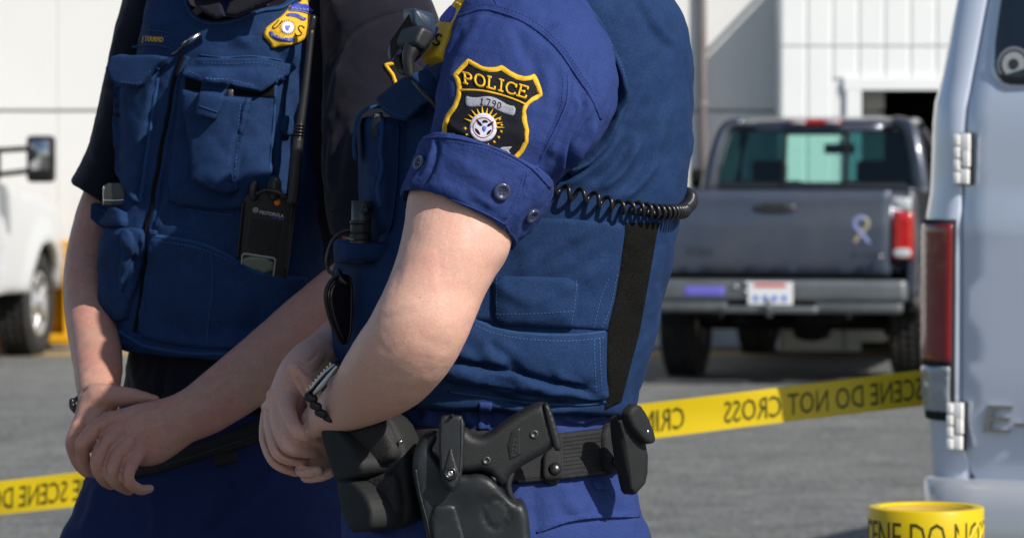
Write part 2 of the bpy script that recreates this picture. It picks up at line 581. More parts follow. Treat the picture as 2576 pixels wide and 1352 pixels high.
# ------------------------------------------------------------------ materials
def mat(name, col, rough=.8, spec=.3, metal=0.0, rip=None, grain=None, var=None, bump=None, coat=0.0, sheen=0.0, sss=0.0, spots=None, dirt=None, stretch=None):
    """grain: (scale, amount) fine fibre speckle; var: (scale, colour, amount) broad tone; bump: (scale, strength, metres)"""
    m = bpy.data.materials.new(name); m.use_nodes = True
    t = m.node_tree; b = t.nodes['Principled BSDF']
    def nd(k): return t.nodes.new('ShaderNode' + k)
    b.inputs['Roughness'].default_value = rough
    b.inputs['Specular IOR Level'].default_value = spec
    b.inputs['Metallic'].default_value = metal
    if coat: b.inputs['Coat Weight'].default_value = coat; b.inputs['Coat Roughness'].default_value = .06
    if sheen: b.inputs['Sheen Weight'].default_value = sheen; b.inputs['Sheen Roughness'].default_value = .5
    if sss:
        b.inputs['Subsurface Weight'].default_value = sss
        b.inputs['Subsurface Radius'].default_value = (1.0, .35, .2)
        b.inputs['Subsurface Scale'].default_value = .008
    tc = nd('TexCoord')
    src = tc.outputs['Object']
    if stretch:
        mp = nd('Mapping'); mp.inputs['Scale'].default_value = stretch
        t.links.new(src, mp.inputs['Vector']); src = mp.outputs[0]
    cur = None
    rgb = nd('RGB'); rgb.outputs[0].default_value = (*col, 1); cur = rgb.outputs[0]
    def mixc(fac, c2, blend='MIX'):
        nonlocal cur
        x = nd('Mix'); x.data_type = 'RGBA'; x.blend_type = blend
        if hasattr(fac, 'type') and not isinstance(fac, float): t.links.new(fac, x.inputs[0])
        else: x.inputs[0].default_value = fac
        t.links.new(cur, x.inputs[6])
        if isinstance(c2, tuple): x.inputs[7].default_value = (*c2, 1)
        else: t.links.new(c2, x.inputs[7])
        cur = x.outputs[2]
    def noi(scale, det=3.0, rgh=.55):
        n = nd('TexNoise'); n.inputs['Scale'].default_value = scale; n.inputs['Detail'].default_value = det
        n.inputs['Roughness'].default_value = rgh
        t.links.new(src, n.inputs['Vector']); return n
    def ramp(o, a, c):
        r = nd('MapRange'); r.inputs[1].default_value = a; r.inputs[2].default_value = c
        t.links.new(o, r.inputs[0]); return r.outputs[0]
    if var:
        for v in (var if isinstance(var, list) else [var]):
            n = noi(v[0], 4.0); f = ramp(n.outputs[0], .35, .7)
            mu = nd('Math'); mu.operation = 'MULTIPLY'; mu.inputs[1].default_value = v[2]
            t.links.new(f, mu.inputs[0]); mixc(mu.outputs[0], tuple(v[1]))
    if spots:          # scattered freckles and moles
        v = nd('TexVoronoi'); v.inputs['Scale'].default_value = spots[0]; t.links.new(src, v.inputs['Vector'])
        a_ = nd('MapRange'); a_.inputs[1].default_value = .10; a_.inputs[2].default_value = .05; t.links.new(v.outputs['Distance'], a_.inputs[0])
        sp_ = nd('SeparateColor'); t.links.new(v.outputs['Color'], sp_.inputs[0])
        g_ = nd('Math'); g_.operation = 'GREATER_THAN'; g_.inputs[1].default_value = .72; t.links.new(sp_.outputs[0], g_.inputs[0])
        m_ = nd('Math'); m_.operation = 'MULTIPLY'; t.links.new(a_.outputs[0], m_.inputs[0]); t.links.new(g_.outputs[0], m_.inputs[1])
        m2 = nd('Math'); m2.operation = 'MULTIPLY'; m2.inputs[1].default_value = spots[2]; t.links.new(m_.outputs[0], m2.inputs[0]); mixc(m2.outputs[0], tuple(spots[1]))
    if rip:            # woven reinforcement grid, rip = (scale, colour, amount)
        for ax in ('X', 'Z'):
            w = nd('TexWave'); w.wave_type = 'BANDS'; w.bands_direction = ax; w.inputs['Scale'].default_value = rip[0]
            w.inputs['Distortion'].default_value = 2.0; w.inputs['Detail'].default_value = 2.0; w.inputs['Detail Scale'].default_value = 1.5
            mp2 = nd('Mapping'); mp2.inputs['Rotation'].default_value = (0, math.radians(-22), 0)
            t.links.new(src, mp2.inputs['Vector']); t.links.new(mp2.outputs[0], w.inputs['Vector'])
            mu = nd('Math'); mu.operation = 'MULTIPLY'; mu.inputs[1].default_value = rip[2]
            t.links.new(ramp(w.outputs[1], .82, 1.0), mu.inputs[0]); mixc(mu.outputs[0], tuple(rip[1]))
    if grain:
        n = noi(grain[0], 2.0, .7); f = ramp(n.outputs[0], .3, .75)
        r = nd('MapRange'); r.inputs[3].default_value = 1 - grain[1]; r.inputs[4].default_value = 1 + grain[1]
        t.links.new(f, r.inputs[0])
        x = nd('Vector' + 'Math'); x.operation = 'SCALE'
        t.links.new(cur, x.inputs[0]); t.links.new(r.outputs[0], x.inputs['Scale']); cur = x.outputs[0]
    t.links.new(cur, b.inputs['Base Color'])
    if bump:
        bs = bump if isinstance(bump, list) else [bump]
        prev = None
        for s_, st, dist in bs:
            n = noi(s_, 3.0)
            bn = nd('Bump'); bn.inputs['Strength'].default_value = st; bn.inputs['Distance'].default_value = dist
            t.links.new(n.outputs[0], bn.inputs['Height'])
            if prev: t.links.new(prev, bn.inputs['Normal'])
            prev = bn.outputs[0]
        t.links.new(prev, b.inputs['Normal'])
    return m

M = {}
M['vest'] = mat('vest_twill', (.0082, .0285, .091), .85, .2, grain=(800, .5), var=[(14, (.0125, .040, .118), .5), (60, (.0062, .0215, .074), .4)], bump=[(1100, .35, .0006), (90, .22, .002), (36, .18, .005)])
M['vest_edge'] = mat('vest_binding', (.015, .05, .14), .85, .2, grain=(800, .5), bump=(1100, .4, .0006))
M['ripstop'] = mat('ripstop_cotton', (.018, .038, .150), .85, .2, rip=(70, (.045, .07, .21), .13), grain=(1800, .25), var=[(10, (.025, .047, .18), .5), (45, (.013, .028, .115), .4)], bump=[(1300, .3, .0004), (48, .4, .005), (220, .2, .002)])
M['ripstop_edge'] = mat('faded_seam', (.026, .05, .19), .85, .2, grain=(900, .45), var=(120, (.015, .028, .15), .8), bump=(500, .4, .001))
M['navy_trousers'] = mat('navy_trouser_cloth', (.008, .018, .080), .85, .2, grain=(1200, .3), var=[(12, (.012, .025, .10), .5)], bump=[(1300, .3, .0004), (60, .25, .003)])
M['stitch'] = mat('pale_blue_thread', (.04, .085, .20), .8, .2)
M['black_shirt'] = mat('dark_knit', (.011, .0108, .019), .9, .1, grain=(1400, .3), bump=[(1100, .3, .0004), (40, .2, .003)], sheen=.12)
M['velcro'] = mat('hook_loop_black', (.005, .005, .005), .95, .08, grain=(900, .7), var=(700, (.03, .03, .028), .3), bump=(900, .9, .0015))
M['black_nylon'] = mat('black_webbing', (.014, .014, .016), .75, .3, grain=(700, .5), bump=(650, .8, .001))
M['black_leather'] = mat('black_leather', (.008, .010, .012), .48, .4, var=(40, (.02, .024, .028), .5), bump=[(500, .25, .0006), (60, .15, .002)])
M['matte_leather'] = mat('matte_black_leather', (.009, .010, .011), .68, .3, var=(30, (.016, .017, .019), .6), bump=[(420, .4, .0008), (60, .2, .002)])
M['black_plastic'] = mat('black_plastic', (.012, .012, .013), .45, .4, bump=(900, .3, .0005))
M['gloss_black'] = mat('glossy_black_rubber', (.010, .010, .011), .28, .45, bump=(400, .05, .0005))
M['grip'] = mat('stippled_grip', (.013, .014, .015), .5, .4, grain=(700, .5), bump=(1100, .8, .0006))
M['grey_metal'] = mat('worn_grey_metal', (.10, .10, .10), .4, .5, metal=.8, grain=(300, .3))
M['steel'] = mat('bright_steel', (.55, .55, .55), .25, .5, metal=1.0)
M['gold'] = mat('gold_thread', (.72, .42, .015), .6, .35, grain=(900, .3), bump=(800, .6, .0008))
M['patch_black'] = mat('patch_twill_black', (.008, .009, .014), .85, .25, grain=(800, .6), bump=(900, .6, .0008))
M['silver_thread'] = mat('silver_thread', (.30, .31, .36), .6, .4, grain=(900, .35), bump=(800, .6, .0008))
M['white_thread'] = mat('white_thread', (.62, .62, .70), .65, .3, grain=(700, .2), bump=(700, .5, .0006))
M['blue_thread'] = mat('blue_thread', (.03, .05, .38), .6, .3, grain=(900, .3), bump=(800, .5, .0006))
M['red_thread'] = mat('red_thread', (.40, .03, .05), .7, .3)
M['skin_b'] = mat('fair_skin', (.62, .385, .30), .5, .4, var=[(18, (.68, .33, .265), .6), (55, (.53, .32, .25), .45), (260, (.50, .27, .21), .3)], grain=(600, .12), bump=[(520, .25, .0007), (140, .15, .0012), (48, .12, .002)], sss=.12, spots=(75, (.26, .13, .09), .6))
M['skin_a'] = mat('tan_skin', (.46, .265, .20), .5, .4, var=[(20, (.53, .22, .165), .75), (60, (.32, .18, .135), .5), (260, (.34, .18, .14), .2)], grain=(600, .16), bump=[(520, .3, .0008), (140, .22, .0016), (48, .2, .003)], sss=.12, spots=(80, (.20, .10, .07), .5))
M['nail'] = mat('fingernail', (.55, .33, .28), .3, .5)
M['lcd'] = mat('lcd_glass', (.12, .14, .11), .2, .5)
M['orange'] = mat('orange_plastic', (.85, .22, .01), .4, .4)
M['white_print'] = mat('white_print', (.7, .7, .7), .6, .3)
M['blue_print'] = mat('blue_print', (.12, .14, .5), .6, .3)
M['lens'] = mat('dark_lens', (.012, .010, .010), .1, .5)
# ------------------------------------------------------------------ setting
M['asphalt'] = mat('old_asphalt', (.088, .095, .095), .95, .2, grain=(60, .7), var=[(.5, (.19, .198, .192), .9), (1.6, (.040, .044, .045), .9), (7, (.26, .265, .255), .6), (16, (.04, .043, .044), .6), (40, (.30, .30, .29), .4)], bump=[(60, .5, .01), (12, .3, .02)], stretch=(.6, .8, 1))
M['white_wall'] = mat('white_wall_paint', (.70, .695, .675), .7, .3, var=[(.8, (.64, .64, .625), .6), (6, (.66, .66, .65), .4)], stretch=(1, 1, .35), bump=(40, .1, .002))
M['white_panel'] = mat('white_steel_sheet', (.72, .74, .745), .55, .4, var=[(1.5, (.63, .66, .67), .5)])
M['joint'] = mat('joint_sealant', (.50, .51, .51), .9, .2)
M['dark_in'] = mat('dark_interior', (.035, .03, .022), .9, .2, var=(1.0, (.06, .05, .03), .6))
M['pipe'] = mat('painted_downspout', (.20, .17, .17), .6, .4, var=(2, (.30, .28, .28), .6))
M['roof'] = mat('grey_roofing', (.25, .26, .27), .7, .3)
M['verge'] = mat('dry_grass_dirt', (.30, .22, .11), .95, .1, var=(4, (.20, .17, .10), .7), bump=(30, .6, .02))

def sheet(name, x0, x1, y0, y1, z, m, kind='structure', n=1):
    mb = MB(); xs = np.linspace(x0, x1, n + 1); ys = np.linspace(y0, y1, n + 1)
    V = [(x, y, z) for y in ys for x in xs]
    F = [(j * (n + 1) + i, j * (n + 1) + i + 1, (j + 1) * (n + 1) + i + 1, (j + 1) * (n + 1) + i) for j in range(n) for i in range(n)]
    mb.add(V, F)
    return tag(mb.build(name, m), kind=kind)
sheet('ground', -250, 250, -120, 420, 0, M['asphalt'])
sheet('verge', -30, 30, 26.75, 27.72, .004, M['verge'])

def share(name, mesh, parent, loc, mats=None):
    o = bpy.data.objects.new(name, mesh); o.parent = parent; o.location = loc; COL.objects.link(o); return o

# long white hall with big panels (recessed wall)
YW = 28.25
hall = thing('warehouse', 'long white building with large smooth wall panels and a shaded right end', 'building', (-6, YW, 0))
mb = MB(); mb.add(*box((-7.4, YW + .16, 3.0), (21.0, .2, 6.0))); mb.build('wall', M['joint'], hall, smooth=False)
mb = MB(); mb.add(*box((-7.4, YW + 5.2, 6.1), (21.6, 11, .2))); mb.build('roof', M['roof'], hall, smooth=False)
mb = MB(); mb.add(*rbox((0, 0, 0), (3.498, .06, 1.985), .008, 1)); pm = mb.build('wall_panel', M['white_wall'], hall, local=True, smooth=False)
mb = MB(); mb.add(*rbox((0, 0, 0), (3.498, .06, 3.97), .008, 1)); pm2 = mb.build('wall_panel', M['white_wall'], hall, local=True, smooth=False)
first = [True, True]
for i in range(6):
    x = -16.1 + i * 3.5 + 6
    for k, (pp, zc) in enumerate(((pm, 1.0), (pm2, 4.0))):
        if first[k]:
            pp.location = (x, .03, zc); first[k] = False
        else:
            share('wall_panel', pp.data, hall, (x, .03 + .001 * i, zc))
# downspout
dp = thing('downspout', 'dark metal downspout running down the white wall beside the shadow', 'pipe', (1.62, YW - .06, 0))
mb = MB(); mb.add(*tube([(1.61, YW - .05, .25), (1.61, YW - .05, 5.6)], .034, 10, ends='flat')); mb.build('pipe', M['pipe'], dp)
mb = MB()
for z in (.9, 2.05, 3.2, 4.4): mb.add(*tube([(1.61, YW - .05, z), (1.61, YW - .05, z + .04)], .042, 10, ends='flat'))
mb.build('strap', M['pipe'], dp, smooth=False)
mb = MB(); mb.add(*tube([(1.61, YW - .05, .25), (1.61, YW - .08, .12), (1.61, YW - .25, .06)], .034, 10, ends='flat')); mb.build('shoe', M['pipe'], dp)

# projecting gabled annex with ribbed panels and a dark door opening
YA = 27.7
XA = (1963 - CX) / FPX * YA
annex = thing('annex', 'white ribbed metal building with a dark open doorway behind the pickup', 'building', (XA, YA, 0))
ze = 3.06
XD0 = (2165 - CX) / FPX * YA; ZD = 2.165; XD1 = XD0 + 2.7
mb = MB(); mb2 = MB()
def ztop(x): return ze + min(x - XA, 8.4 - (x - XA)) * 1.05
i = 0
x = XA
zs = 2.53
while x < XA + 8.3:
    x1 = x + .2145
    for (za, zb) in ((0.0, zs - .006), (zs + .006, None)):
        if za == 0.0 and x < XD0 - .06 < x1:
            q = MB(); q.add(*box(((x + .002 + XD0 - .06) / 2, YA + .017, ZD / 2 + .04), (XD0 - .062 - x, .026, ZD + .08))); q.build('wall_panel', M['white_panel'], annex, smooth=False)
        if za == 0.0 and x1 > XD0 - .06 and x < XD1 + .12: za = ZD + .10
        zl, zr = (zb, zb) if zb else (ztop(x + .004), ztop(x1 - .004))
        if min(zl, zr) - za < .02: continue
        a, b = x + .002, x1 - .002
        y0, y1 = YA, YA + .03
        V = [(a, y0 + .008, za), (a + .02, y0, za), (b - .02, y0, za), (b, y0 + .008, za), (b, y1, za), (a, y1, za)]
        V += [(p[0], p[1], zl + (zr - zl) * (p[0] - a) / (b - a)) for p in V]
        F = [(0, 1, 7, 6), (1, 2, 8, 7), (2, 3, 9, 8), (3, 4, 10, 9), (5, 0, 6, 11), (6, 7, 8, 9, 10, 11), (5, 4, 3, 2, 1, 0)]
        q = MB(); q.add(V, F); q.build('wall_panel', M['white_panel'], annex, smooth=False)
    x = x1
xe = XA + 8.4
# backing shell with the opening left free, interior, roof
mb = MB()
mb.add(*box(((XA + XD0) / 2, YA + .09, ZD / 2), (XD0 - XA, .1, ZD)))
mb.add(*box(((XD1 + xe) / 2, YA + .09, ZD / 2), (xe - XD1, .1, ZD)))
V = [(XA, YA + .04, ZD + .002), (xe, YA + .04, ZD + .002), (xe, YA + .04, ze - .03), ((XA + xe) / 2, YA + .04, ztop((XA + xe) / 2) - .05), (XA, YA + .04, ze - .03)]
V += [(p[0], p[1] + .1, p[2]) for p in V]
mb.add(V, [(0, 1, 2, 3, 4), (9, 8, 7, 6, 5), (0, 5, 6, 1), (1, 6, 7, 2), (4, 9, 5, 0)])
mb.add(*box((XA + .05, YA + .37, ze / 2), (.1, .45, ze - .02)))
mb.add(*box((xe - .05, YA + 3, ze / 2), (.1, 5.6, ze - .02)))
mb.build('wall', M['white_panel'], annex, smooth=False)
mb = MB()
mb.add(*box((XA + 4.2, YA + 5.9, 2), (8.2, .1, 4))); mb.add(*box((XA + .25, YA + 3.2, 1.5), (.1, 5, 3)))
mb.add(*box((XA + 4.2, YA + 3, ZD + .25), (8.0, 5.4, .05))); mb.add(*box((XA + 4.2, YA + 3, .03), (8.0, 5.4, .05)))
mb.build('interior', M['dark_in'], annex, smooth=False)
mb = MB()
for sgn in (0, 1):
    xa, za = (XA - .02, ze) if sgn == 0 else (xe + .02, ze)
    xm, zm = (XA + xe) / 2, ztop((XA + xe) / 2) + .02
    V = [(xa, YA + .012, za), (xm, YA + .012, zm), (xm, YA + 6, zm), (xa, YA + 6, za)]
    V += [(p[0], p[1], p[2] + .06) for p in V]
    mb.add(V, [(0, 1, 2, 3), (7, 6, 5, 4), (0, 4, 5, 1), (1, 5, 6, 2), (2, 6, 7, 3), (3, 7, 4, 0)])
mb.build('roof', M['roof'], annex, smooth=False)
mb = MB()
mb.add(*rbox((XD0 - .065, YA - .01, ZD / 2), (.13, .06, ZD), .006, 1)); mb.add(*rbox((XD1 + .065, YA - .01, ZD / 2), (.13, .06, ZD), .006, 1))
mb.add(*rbox(((XD0 + XD1) / 2, YA - .012, ZD + .045), (XD1 - XD0 + .30, .06, .10), .006, 1))
mb.build('door_trim', M['white_panel'], annex, smooth=False)

# ------------------------------------------------------------------ vehicles
def paint(name, col, rough=.3, metal=.2, coat=.8, var=None): return mat(name, col, rough, .5, metal, coat=coat, var=var)
M['tyre'] = mat('tyre_rubber', (.022, .022, .022), .85, .2, var=(9, (.05, .048, .045), .6), bump=(60, .3, .004))
M['dark_under'] = mat('dark_underbody', (.012, .012, .013), .9, .2)
M['chrome'] = mat('dull_chrome', (.22, .235, .245), .5, .5, .8, var=(8, (.14, .15, .16), .6))
M['alloy'] = mat('alloy_wheel', (.55, .55, .56), .35, .5, .9)
M['red_lens'] = mat('red_tail_lens', (.42, .008, .012), .12, .6, coat=.6, var=(18, (.20, .004, .006), .6))
M['red_old'] = mat('dark_red_lens', (.16, .006, .010), .12, .6, coat=.6, var=[(22, (.24, .008, .012), .6)], stretch=(1, 1, .25))
M['clear_lens'] = mat('clear_lens', (.42, .45, .47), .15, .6, coat=.5)
M['grey_lens'] = mat('smoky_clear_lens', (.30, .33, .36), .2, .6, coat=.4)
M['plate'] = mat('licence_plate_white', (.75, .76, .78), .4, .4)
M['plate_red'] = mat('plate_print_red', (.6, .08, .07), .5, .3)
M['plate_blue'] = mat('plate_print_blue', (.05, .16, .6), .5, .3)
M['sticker_blue'] = mat('sticker_blue', (.14, .13, .55), .5, .3)
M['ribbon_blue'] = mat('ribbon_blue', (.22, .26, .50), .5, .3)
M['ribbon_yellow'] = mat('ribbon_tan', (.36, .32, .22), .5, .3)
M['yellow_steel'] = mat('yellow_plow_paint', (.78, .40, .01), .45, .4, var=(3, (.55, .26, .01), .6))

def glass(name, tint, gloss=.06):
    m = bpy.data.materials.new(name); m.use_nodes = True; t = m.node_tree
    for n in list(t.nodes): t.nodes.remove(n)
    tr = t.nodes.new('ShaderNodeBsdfTransparent'); tr.inputs[0].default_value = (*tint, 1)
    gl = t.nodes.new('ShaderNodeBsdfGlossy'); gl.inputs['Roughness'].default_value = gloss
    lw = t.nodes.new('ShaderNodeLayerWeight'); lw.inputs[0].default_value = .3
    fr = t.nodes.new('ShaderNodeMath'); fr.operation = 'MULTIPLY_ADD'; fr.inputs[1].default_value = .35; fr.inputs[2].default_value = .03
    t.links.new(lw.outputs['Facing'], fr.inputs[0])
    mx = t.nodes.new('ShaderNodeMixShader'); ou = t.nodes.new('ShaderNodeOutputMaterial')
    t.links.new(fr.outputs[0], mx.inputs[0]); t.links.new(tr.outputs[0], mx.inputs[1]); t.links.new(gl.outputs[0], mx.inputs[2])
    t.links.new(mx.outputs[0], ou.inputs[0])
    return m
M['glass_green'] = glass('green_tinted_glass', (.82, .97, .93))
M['glass_teal'] = glass('deep_teal_glass', (.30, .50, .52))
M['glass_dark'] = glass('dark_tinted_glass', (.05, .09, .10))

def wheel(par, x, y, r, w, side, rim_m):
    """tyre with tread blocks, rim and hub"""
    c = np.array((x, y, r)); n = np.array((side, 0, 0.0))
    prof = [(.60, -w/2 + .02), (.88, -w/2), (.97, -w/2 + .025), (1.0, -w/2 + .06), (1.0, w/2 - .06), (.97, w/2 - .025), (.88, w/2), (.62, w/2 - .02), (.60, w/2 - .09)]
    mb = MB(); mb.add(*disc(c, n, r, prof, 40))
    for k in range(44):
        a = 2 * math.pi * k / 44
        for off in (-.33, -.11, .11, .33):
            rot = np.array([[1, 0, 0], [0, math.cos(a), -math.sin(a)], [0, math.sin(a), math.cos(a)]])
            V, F = box((0, 0, 0), (w * .19, r * .10, .018))
            V = (V + np.array((off * w, (.035 * r if abs(off) > .2 else -.035 * r), r))) @ rot.T + c
            mb.add(V, F)
    ty = mb.build('wheel', M['tyre'], par, local=True)
    mb = MB()
    mb.add(*disc(c, n, r * .61, [(1, -w/2 + .02), (1.02, w/2 - .02), (.93, w/2 - .015), (.88, w/2 - .06), (.42, w/2 - .03), (.36, w/2 + .01), (.2, w/2 + .02), (.02, w/2 + .02)], 36))
    for k in range(5):
        a = 2 * math.pi * (k + .3) / 5
        rot = np.array([[1, 0, 0], [0, math.cos(a), -math.sin(a)], [0, math.sin(a), math.cos(a)]])
        V, F = rbox((0, 0, 0), (.04, r * .16, r * .34), .012, 1)
        mb.add((V + np.array((side * (w/2 - .03), 0, r * .38))) @ rot.T + c, F)
    mb.build('rim', rim_m, ty, local=True)
    return ty

def pickup(name, label, loc, rotz, body_m, two_tone, sc=1.0, tow_mirror=False, rim_m=None):
    car = thing(name, label, 'pickup truck', loc, None, rotz)
    car.scale = (sc, sc, sc)
    L = dict(local=True)
    RW, FW_, WR = 1.15, 4.62, .40
    def side_map(sx):
        def f(Q):
            Q = np.asarray(Q, float); y, z = Q[:, 0], Q[:, 1]
            w = .975 - .16 * (z - .95) ** 2 - .02 * np.clip(y - 4.6, 0, 1) ** 2 * 4
            for cy in (RW, FW_):
                dd = np.hypot(y - cy, z - WR)
                w = w + .045 * np.exp(-((dd - .50) / .10) ** 2)
            return np.stack([sx * w, y, z], -1), np.tile((sx, 0, 0.0), (len(Q), 1))
        return f
    def arch(cy, r=.475, a0=168, a1=12):
        return [(cy + r * math.cos(math.radians(a)), WR + r * math.sin(math.radians(a))) for a in np.linspace(a0, a1, 14)]
    mb = MB(); mc = MB(); mf = MB()
    for sx in (-1, 1):
        bed = [(0.02, .60)] + arch(RW) + [(1.97, .50), (1.97, 1.36), (0.02, 1.36)]
        mb.add(*patch(bed, side_map(sx), .012, .03, .07, skirt=.05, rnd=0))
        mb.add(*box((sx * .915, .99, 1.355), (.10, 1.94, .03)))
        door = [(2.0, .50), (3.42, .50), (3.42, 1.34), (2.0, 1.37)]
        mc.add(*patch(door, side_map(sx), .012, .03, .08, skirt=.05, rnd=0))
        fen = [(3.45, .50)] + arch(FW_) + [(5.40, .58), (5.43, .98), (5.25, 1.14), (3.45, 1.335)]
        mf.add(*patch(fen, side_map(sx), .012, .03, .07, skirt=.05, rnd=0))
    mb.add(*box((0, 1.0, .82), (1.93, 1.9, .06)))
    mb.add(*box((0, 1.93, 1.08), (1.91, .05, .54)))
    # hood, grille, roof
    def hood(Q):
        Q = np.asarray(Q, float); x, y = Q[:, 0], Q[:, 1]
        return np.stack([x, y, 1.335 - .10 * (y - 3.45) / 1.8 - .10 * np.abs(x) ** 4 - np.clip(y - 5.1, 0, 1) * .35], -1), np.tile((0, 0, 1.0), (len(Q), 1))
    mf.add(*patch([(-.95, 3.47), (.95, 3.47), (.92, 5.38), (-.92, 5.38)], hood, .01, .04, .1, skirt=.03, rnd=0))
    mf.add(*box((0, 5.36, .85), (1.88, .06, .40)))
    def roof(Q):
        Q = np.asarray(Q, float)
        return np.stack([Q[:, 0], Q[:, 1], np.full(len(Q), 1.835)], -1), np.tile((0, 0, 1.0), (len(Q), 1))
    mc.add(*patch([(-.72, 2.06), (.72, 2.06), (.70, 3.05), (-.70, 3.05)], roof, .055, .16, .06, dome=.03, skirt=.03, rnd=2))
    for sx in (-1, 1):
        mc.add(*tube([(sx * .80, 2.0, 1.36), (sx * .765, 2.03, 1.6), (sx * .69, 2.11, 1.83), (sx * .60, 2.13, 1.862)], [.07, .062, .058, .05], 10, 10))
        mc.add(*tube([(sx * .86, 3.62, 1.33), (sx * .79, 3.35, 1.6), (sx * .68, 3.02, 1.84)], [.05, .042, .042], 8, 8))
        mc.add(*tube([(sx * .69, 2.1, 1.835), (sx * .70, 2.6, 1.862), (sx * .68, 3.05, 1.835)], .045, 8, 8))
    mc.add(*box((0, 2.03, 1.0), (1.62, .06, .80)))
    mc.add(*rbox((0, 2.02, 1.385), (1.60, .07, .05), .015, 2))
    mb.build('cargo_bed', body_m, car, **L); mf.build('hood', body_m, car, **L)
    cab = mc.build('cab', body_m, car, **L)
    mb = MB(); mb.add(*box((0, 2.75, .62), (1.86, 5.0, .20))); mb.add(*box((0, 4.5, .85), (1.5, 1.6, .5)))
    for yy in (RW, FW_): mb.add(*tube([(-.8, yy, WR), (.8, yy, WR)], .06, 10)); mb.add(*rbox((.1, yy, WR), (.28, .3, .28), .1, 2))
    mb.add(*box((-.45, 1.3, .52), (.1, 2.6, .12))); mb.add(*box((.45, 1.3, .52), (.1, 2.6, .12)))
    mb.add(*rbox((.25, .75, .50), (.34, .7, .16), .05, 2)); mb.add(*tube([(-.3, .3, .45), (-.3, 1.8, .45)], .04, 8))
    mb.build('chassis', M['dark_under'], car, smooth=False, **L)
    # cab furniture seen through the glass
    mb = MB()
    for sx in (-1, 1):
        mb.add(*rbox((sx * .40, 2.42, 1.12), (.56, .16, .62), .06, 2)); mb.add(*rbox((sx * .40, 2.40, 1.50), (.27, .09, .17), .05, 2))
        mb.add(*rbox((sx * .40, 2.7, .85), (.56, .6, .16), .05, 2))
    mb.add(*rbox((0, 3.45, 1.22), (1.56, .36, .22), .06, 2)); mb.add(*tube([(.05, 3.14, 1.74), (.05, 3.08, 1.70)], .015, 6)); mb.add(*rbox((.05, 3.06, 1.68), (.24, .03, .08), .012, 1))
    mb.build('seats', M['dark_under'], car, **L)
    def quad(pts, hh=.004):
        mbq = MB(); p = np.array(pts, float); n = np.cross(p[1] - p[0], p[3] - p[0]); n /= np.linalg.norm(n)
        V = np.concatenate([p + n * hh, p - n * hh])
        mbq.add(V, [(0, 1, 2, 3), (7, 6, 5, 4), (0, 4, 5, 1), (1, 5, 6, 2), (2, 6, 7, 3), (3, 7, 4, 0)]); return mbq
    zb, zt = 1.405, 1.80
    yb, yt = 2.0, 2.105
    for a, b in ((-.75, -.245), (-.225, .225), (.245, .75)):
        k = .86
        quad([(a, yb, zb), (b, yb, zb), (b * k if abs(b) > .5 else b, yt, zt), (a * k if abs(a) > .5 else a, yt, zt)]).build('rear_window', M['glass_green'] if abs(a) < .5 and abs(b) < .5 else M['glass_teal'], cab, smooth=False, **L)
    mb = MB()
    for xx in (-.235, .235): mb.add(*rbox((xx, (yb + yt) / 2 - .005, (zb + zt) / 2), (.03, .05, zt - zb + .03), .006, 1, rot=[[1, 0, 0], [0, math.cos(-.26), -math.sin(-.26)], [0, math.sin(-.26), math.cos(-.26)]]))
    mb.add(*rbox((0, yt - .01, zt - .012), (.50, .03, .03), .006, 1)); mb.add(*rbox((0, yb, zb), (1.5, .03, .025), .006, 1))
    mb.build('window_frame', M['dark_under'], cab, smooth=False, **L)
    quad([(-.80, 3.6, 1.34), (.80, 3.6, 1.34), (.66, 3.04, 1.83), (-.66, 3.04, 1.83)]).build('windshield', M['glass_green'], cab, smooth=False, **L)
    for sx in (-1, 1): quad([(sx * .83, 2.08, 1.38), (sx * .85, 3.52, 1.36), (sx * .70, 3.02, 1.82), (sx * .71, 2.16, 1.82)]).build('side_window', M['glass_dark'], cab, smooth=False, **L)
    # tailgate
    def tg(Q):
        Q = np.asarray(Q, float)
        return np.stack([Q[:, 0], np.full(len(Q), .0) + .02 * ((Q[:, 1] - 1.1) / .3) ** 2, Q[:, 1]], -1), np.tile((0, -1.0, 0), (len(Q), 1))
    T = [(-.80, .765), (.80, .765), (.80, 1.355), (-.80, 1.355)]
    mb = MB(); mb.add(*patch(T, tg, .02, .03, .06, skirt=.03, rnd=0, extra=lambda Q, d: -.008 * np.exp(-((Q[:, 1] - 1.21) / .02) ** 2) + .006 * (Q[:, 1] > 1.315)))
    gate = mb.build('tailgate', two_tone, car, **L)
    def tgo(Q):
        B, N = tg(Q); return B + N * .021, N
    mb = MB(); mb.add(*patch([(-.14, 1.20), (.14, 1.20), (.14, 1.27), (-.14, 1.27)], tgo, .012, .02, .02, rnd=1)); mb.build('handle', M['grey_metal'], gate, **L)
    mb = MB(); mb.add(*patch([(-.09, 1.235), (.07, 1.235), (.07, 1.252), (-.09, 1.252)], lambda Q: (tgo(Q)[0] + np.array((0, -.0125, 0)), tgo(Q)[1]), .001, .004, .02, rnd=0, skirt=.0)); mb.build('handle_slot', M['dark_under'], gate, **L)
    # bumper, plate, lamps
    mb = MB()
    mb.add(*rbox((0, -.14, .665), (1.86, .16, .15), .035, 3)); mb.add(*rbox((-.60, -.13, .56), (.60, .14, .10), .03, 2)); mb.add(*rbox((.60, -.13, .56), (.60, .14, .10), .03, 2))
    mb.add(*rbox((0, -.17, .535), (.66, .22, .05), .015, 2))
    bump = mb.build('bumper', M['chrome'], car, **L)
    mb = MB(); mb.add(*rbox((.0, -.225, .645), (.31, .012, .155), .004, 1)); pl = mb.build('licence_plate', M['plate'], car, smooth=False, **L)
    mb = MB(); mb.add(*rbox((.0, -.2325, .702), (.22, .002, .026), .0005, 1)); mb.build('plate_header', M['plate_red'], pl, smooth=False, **L)
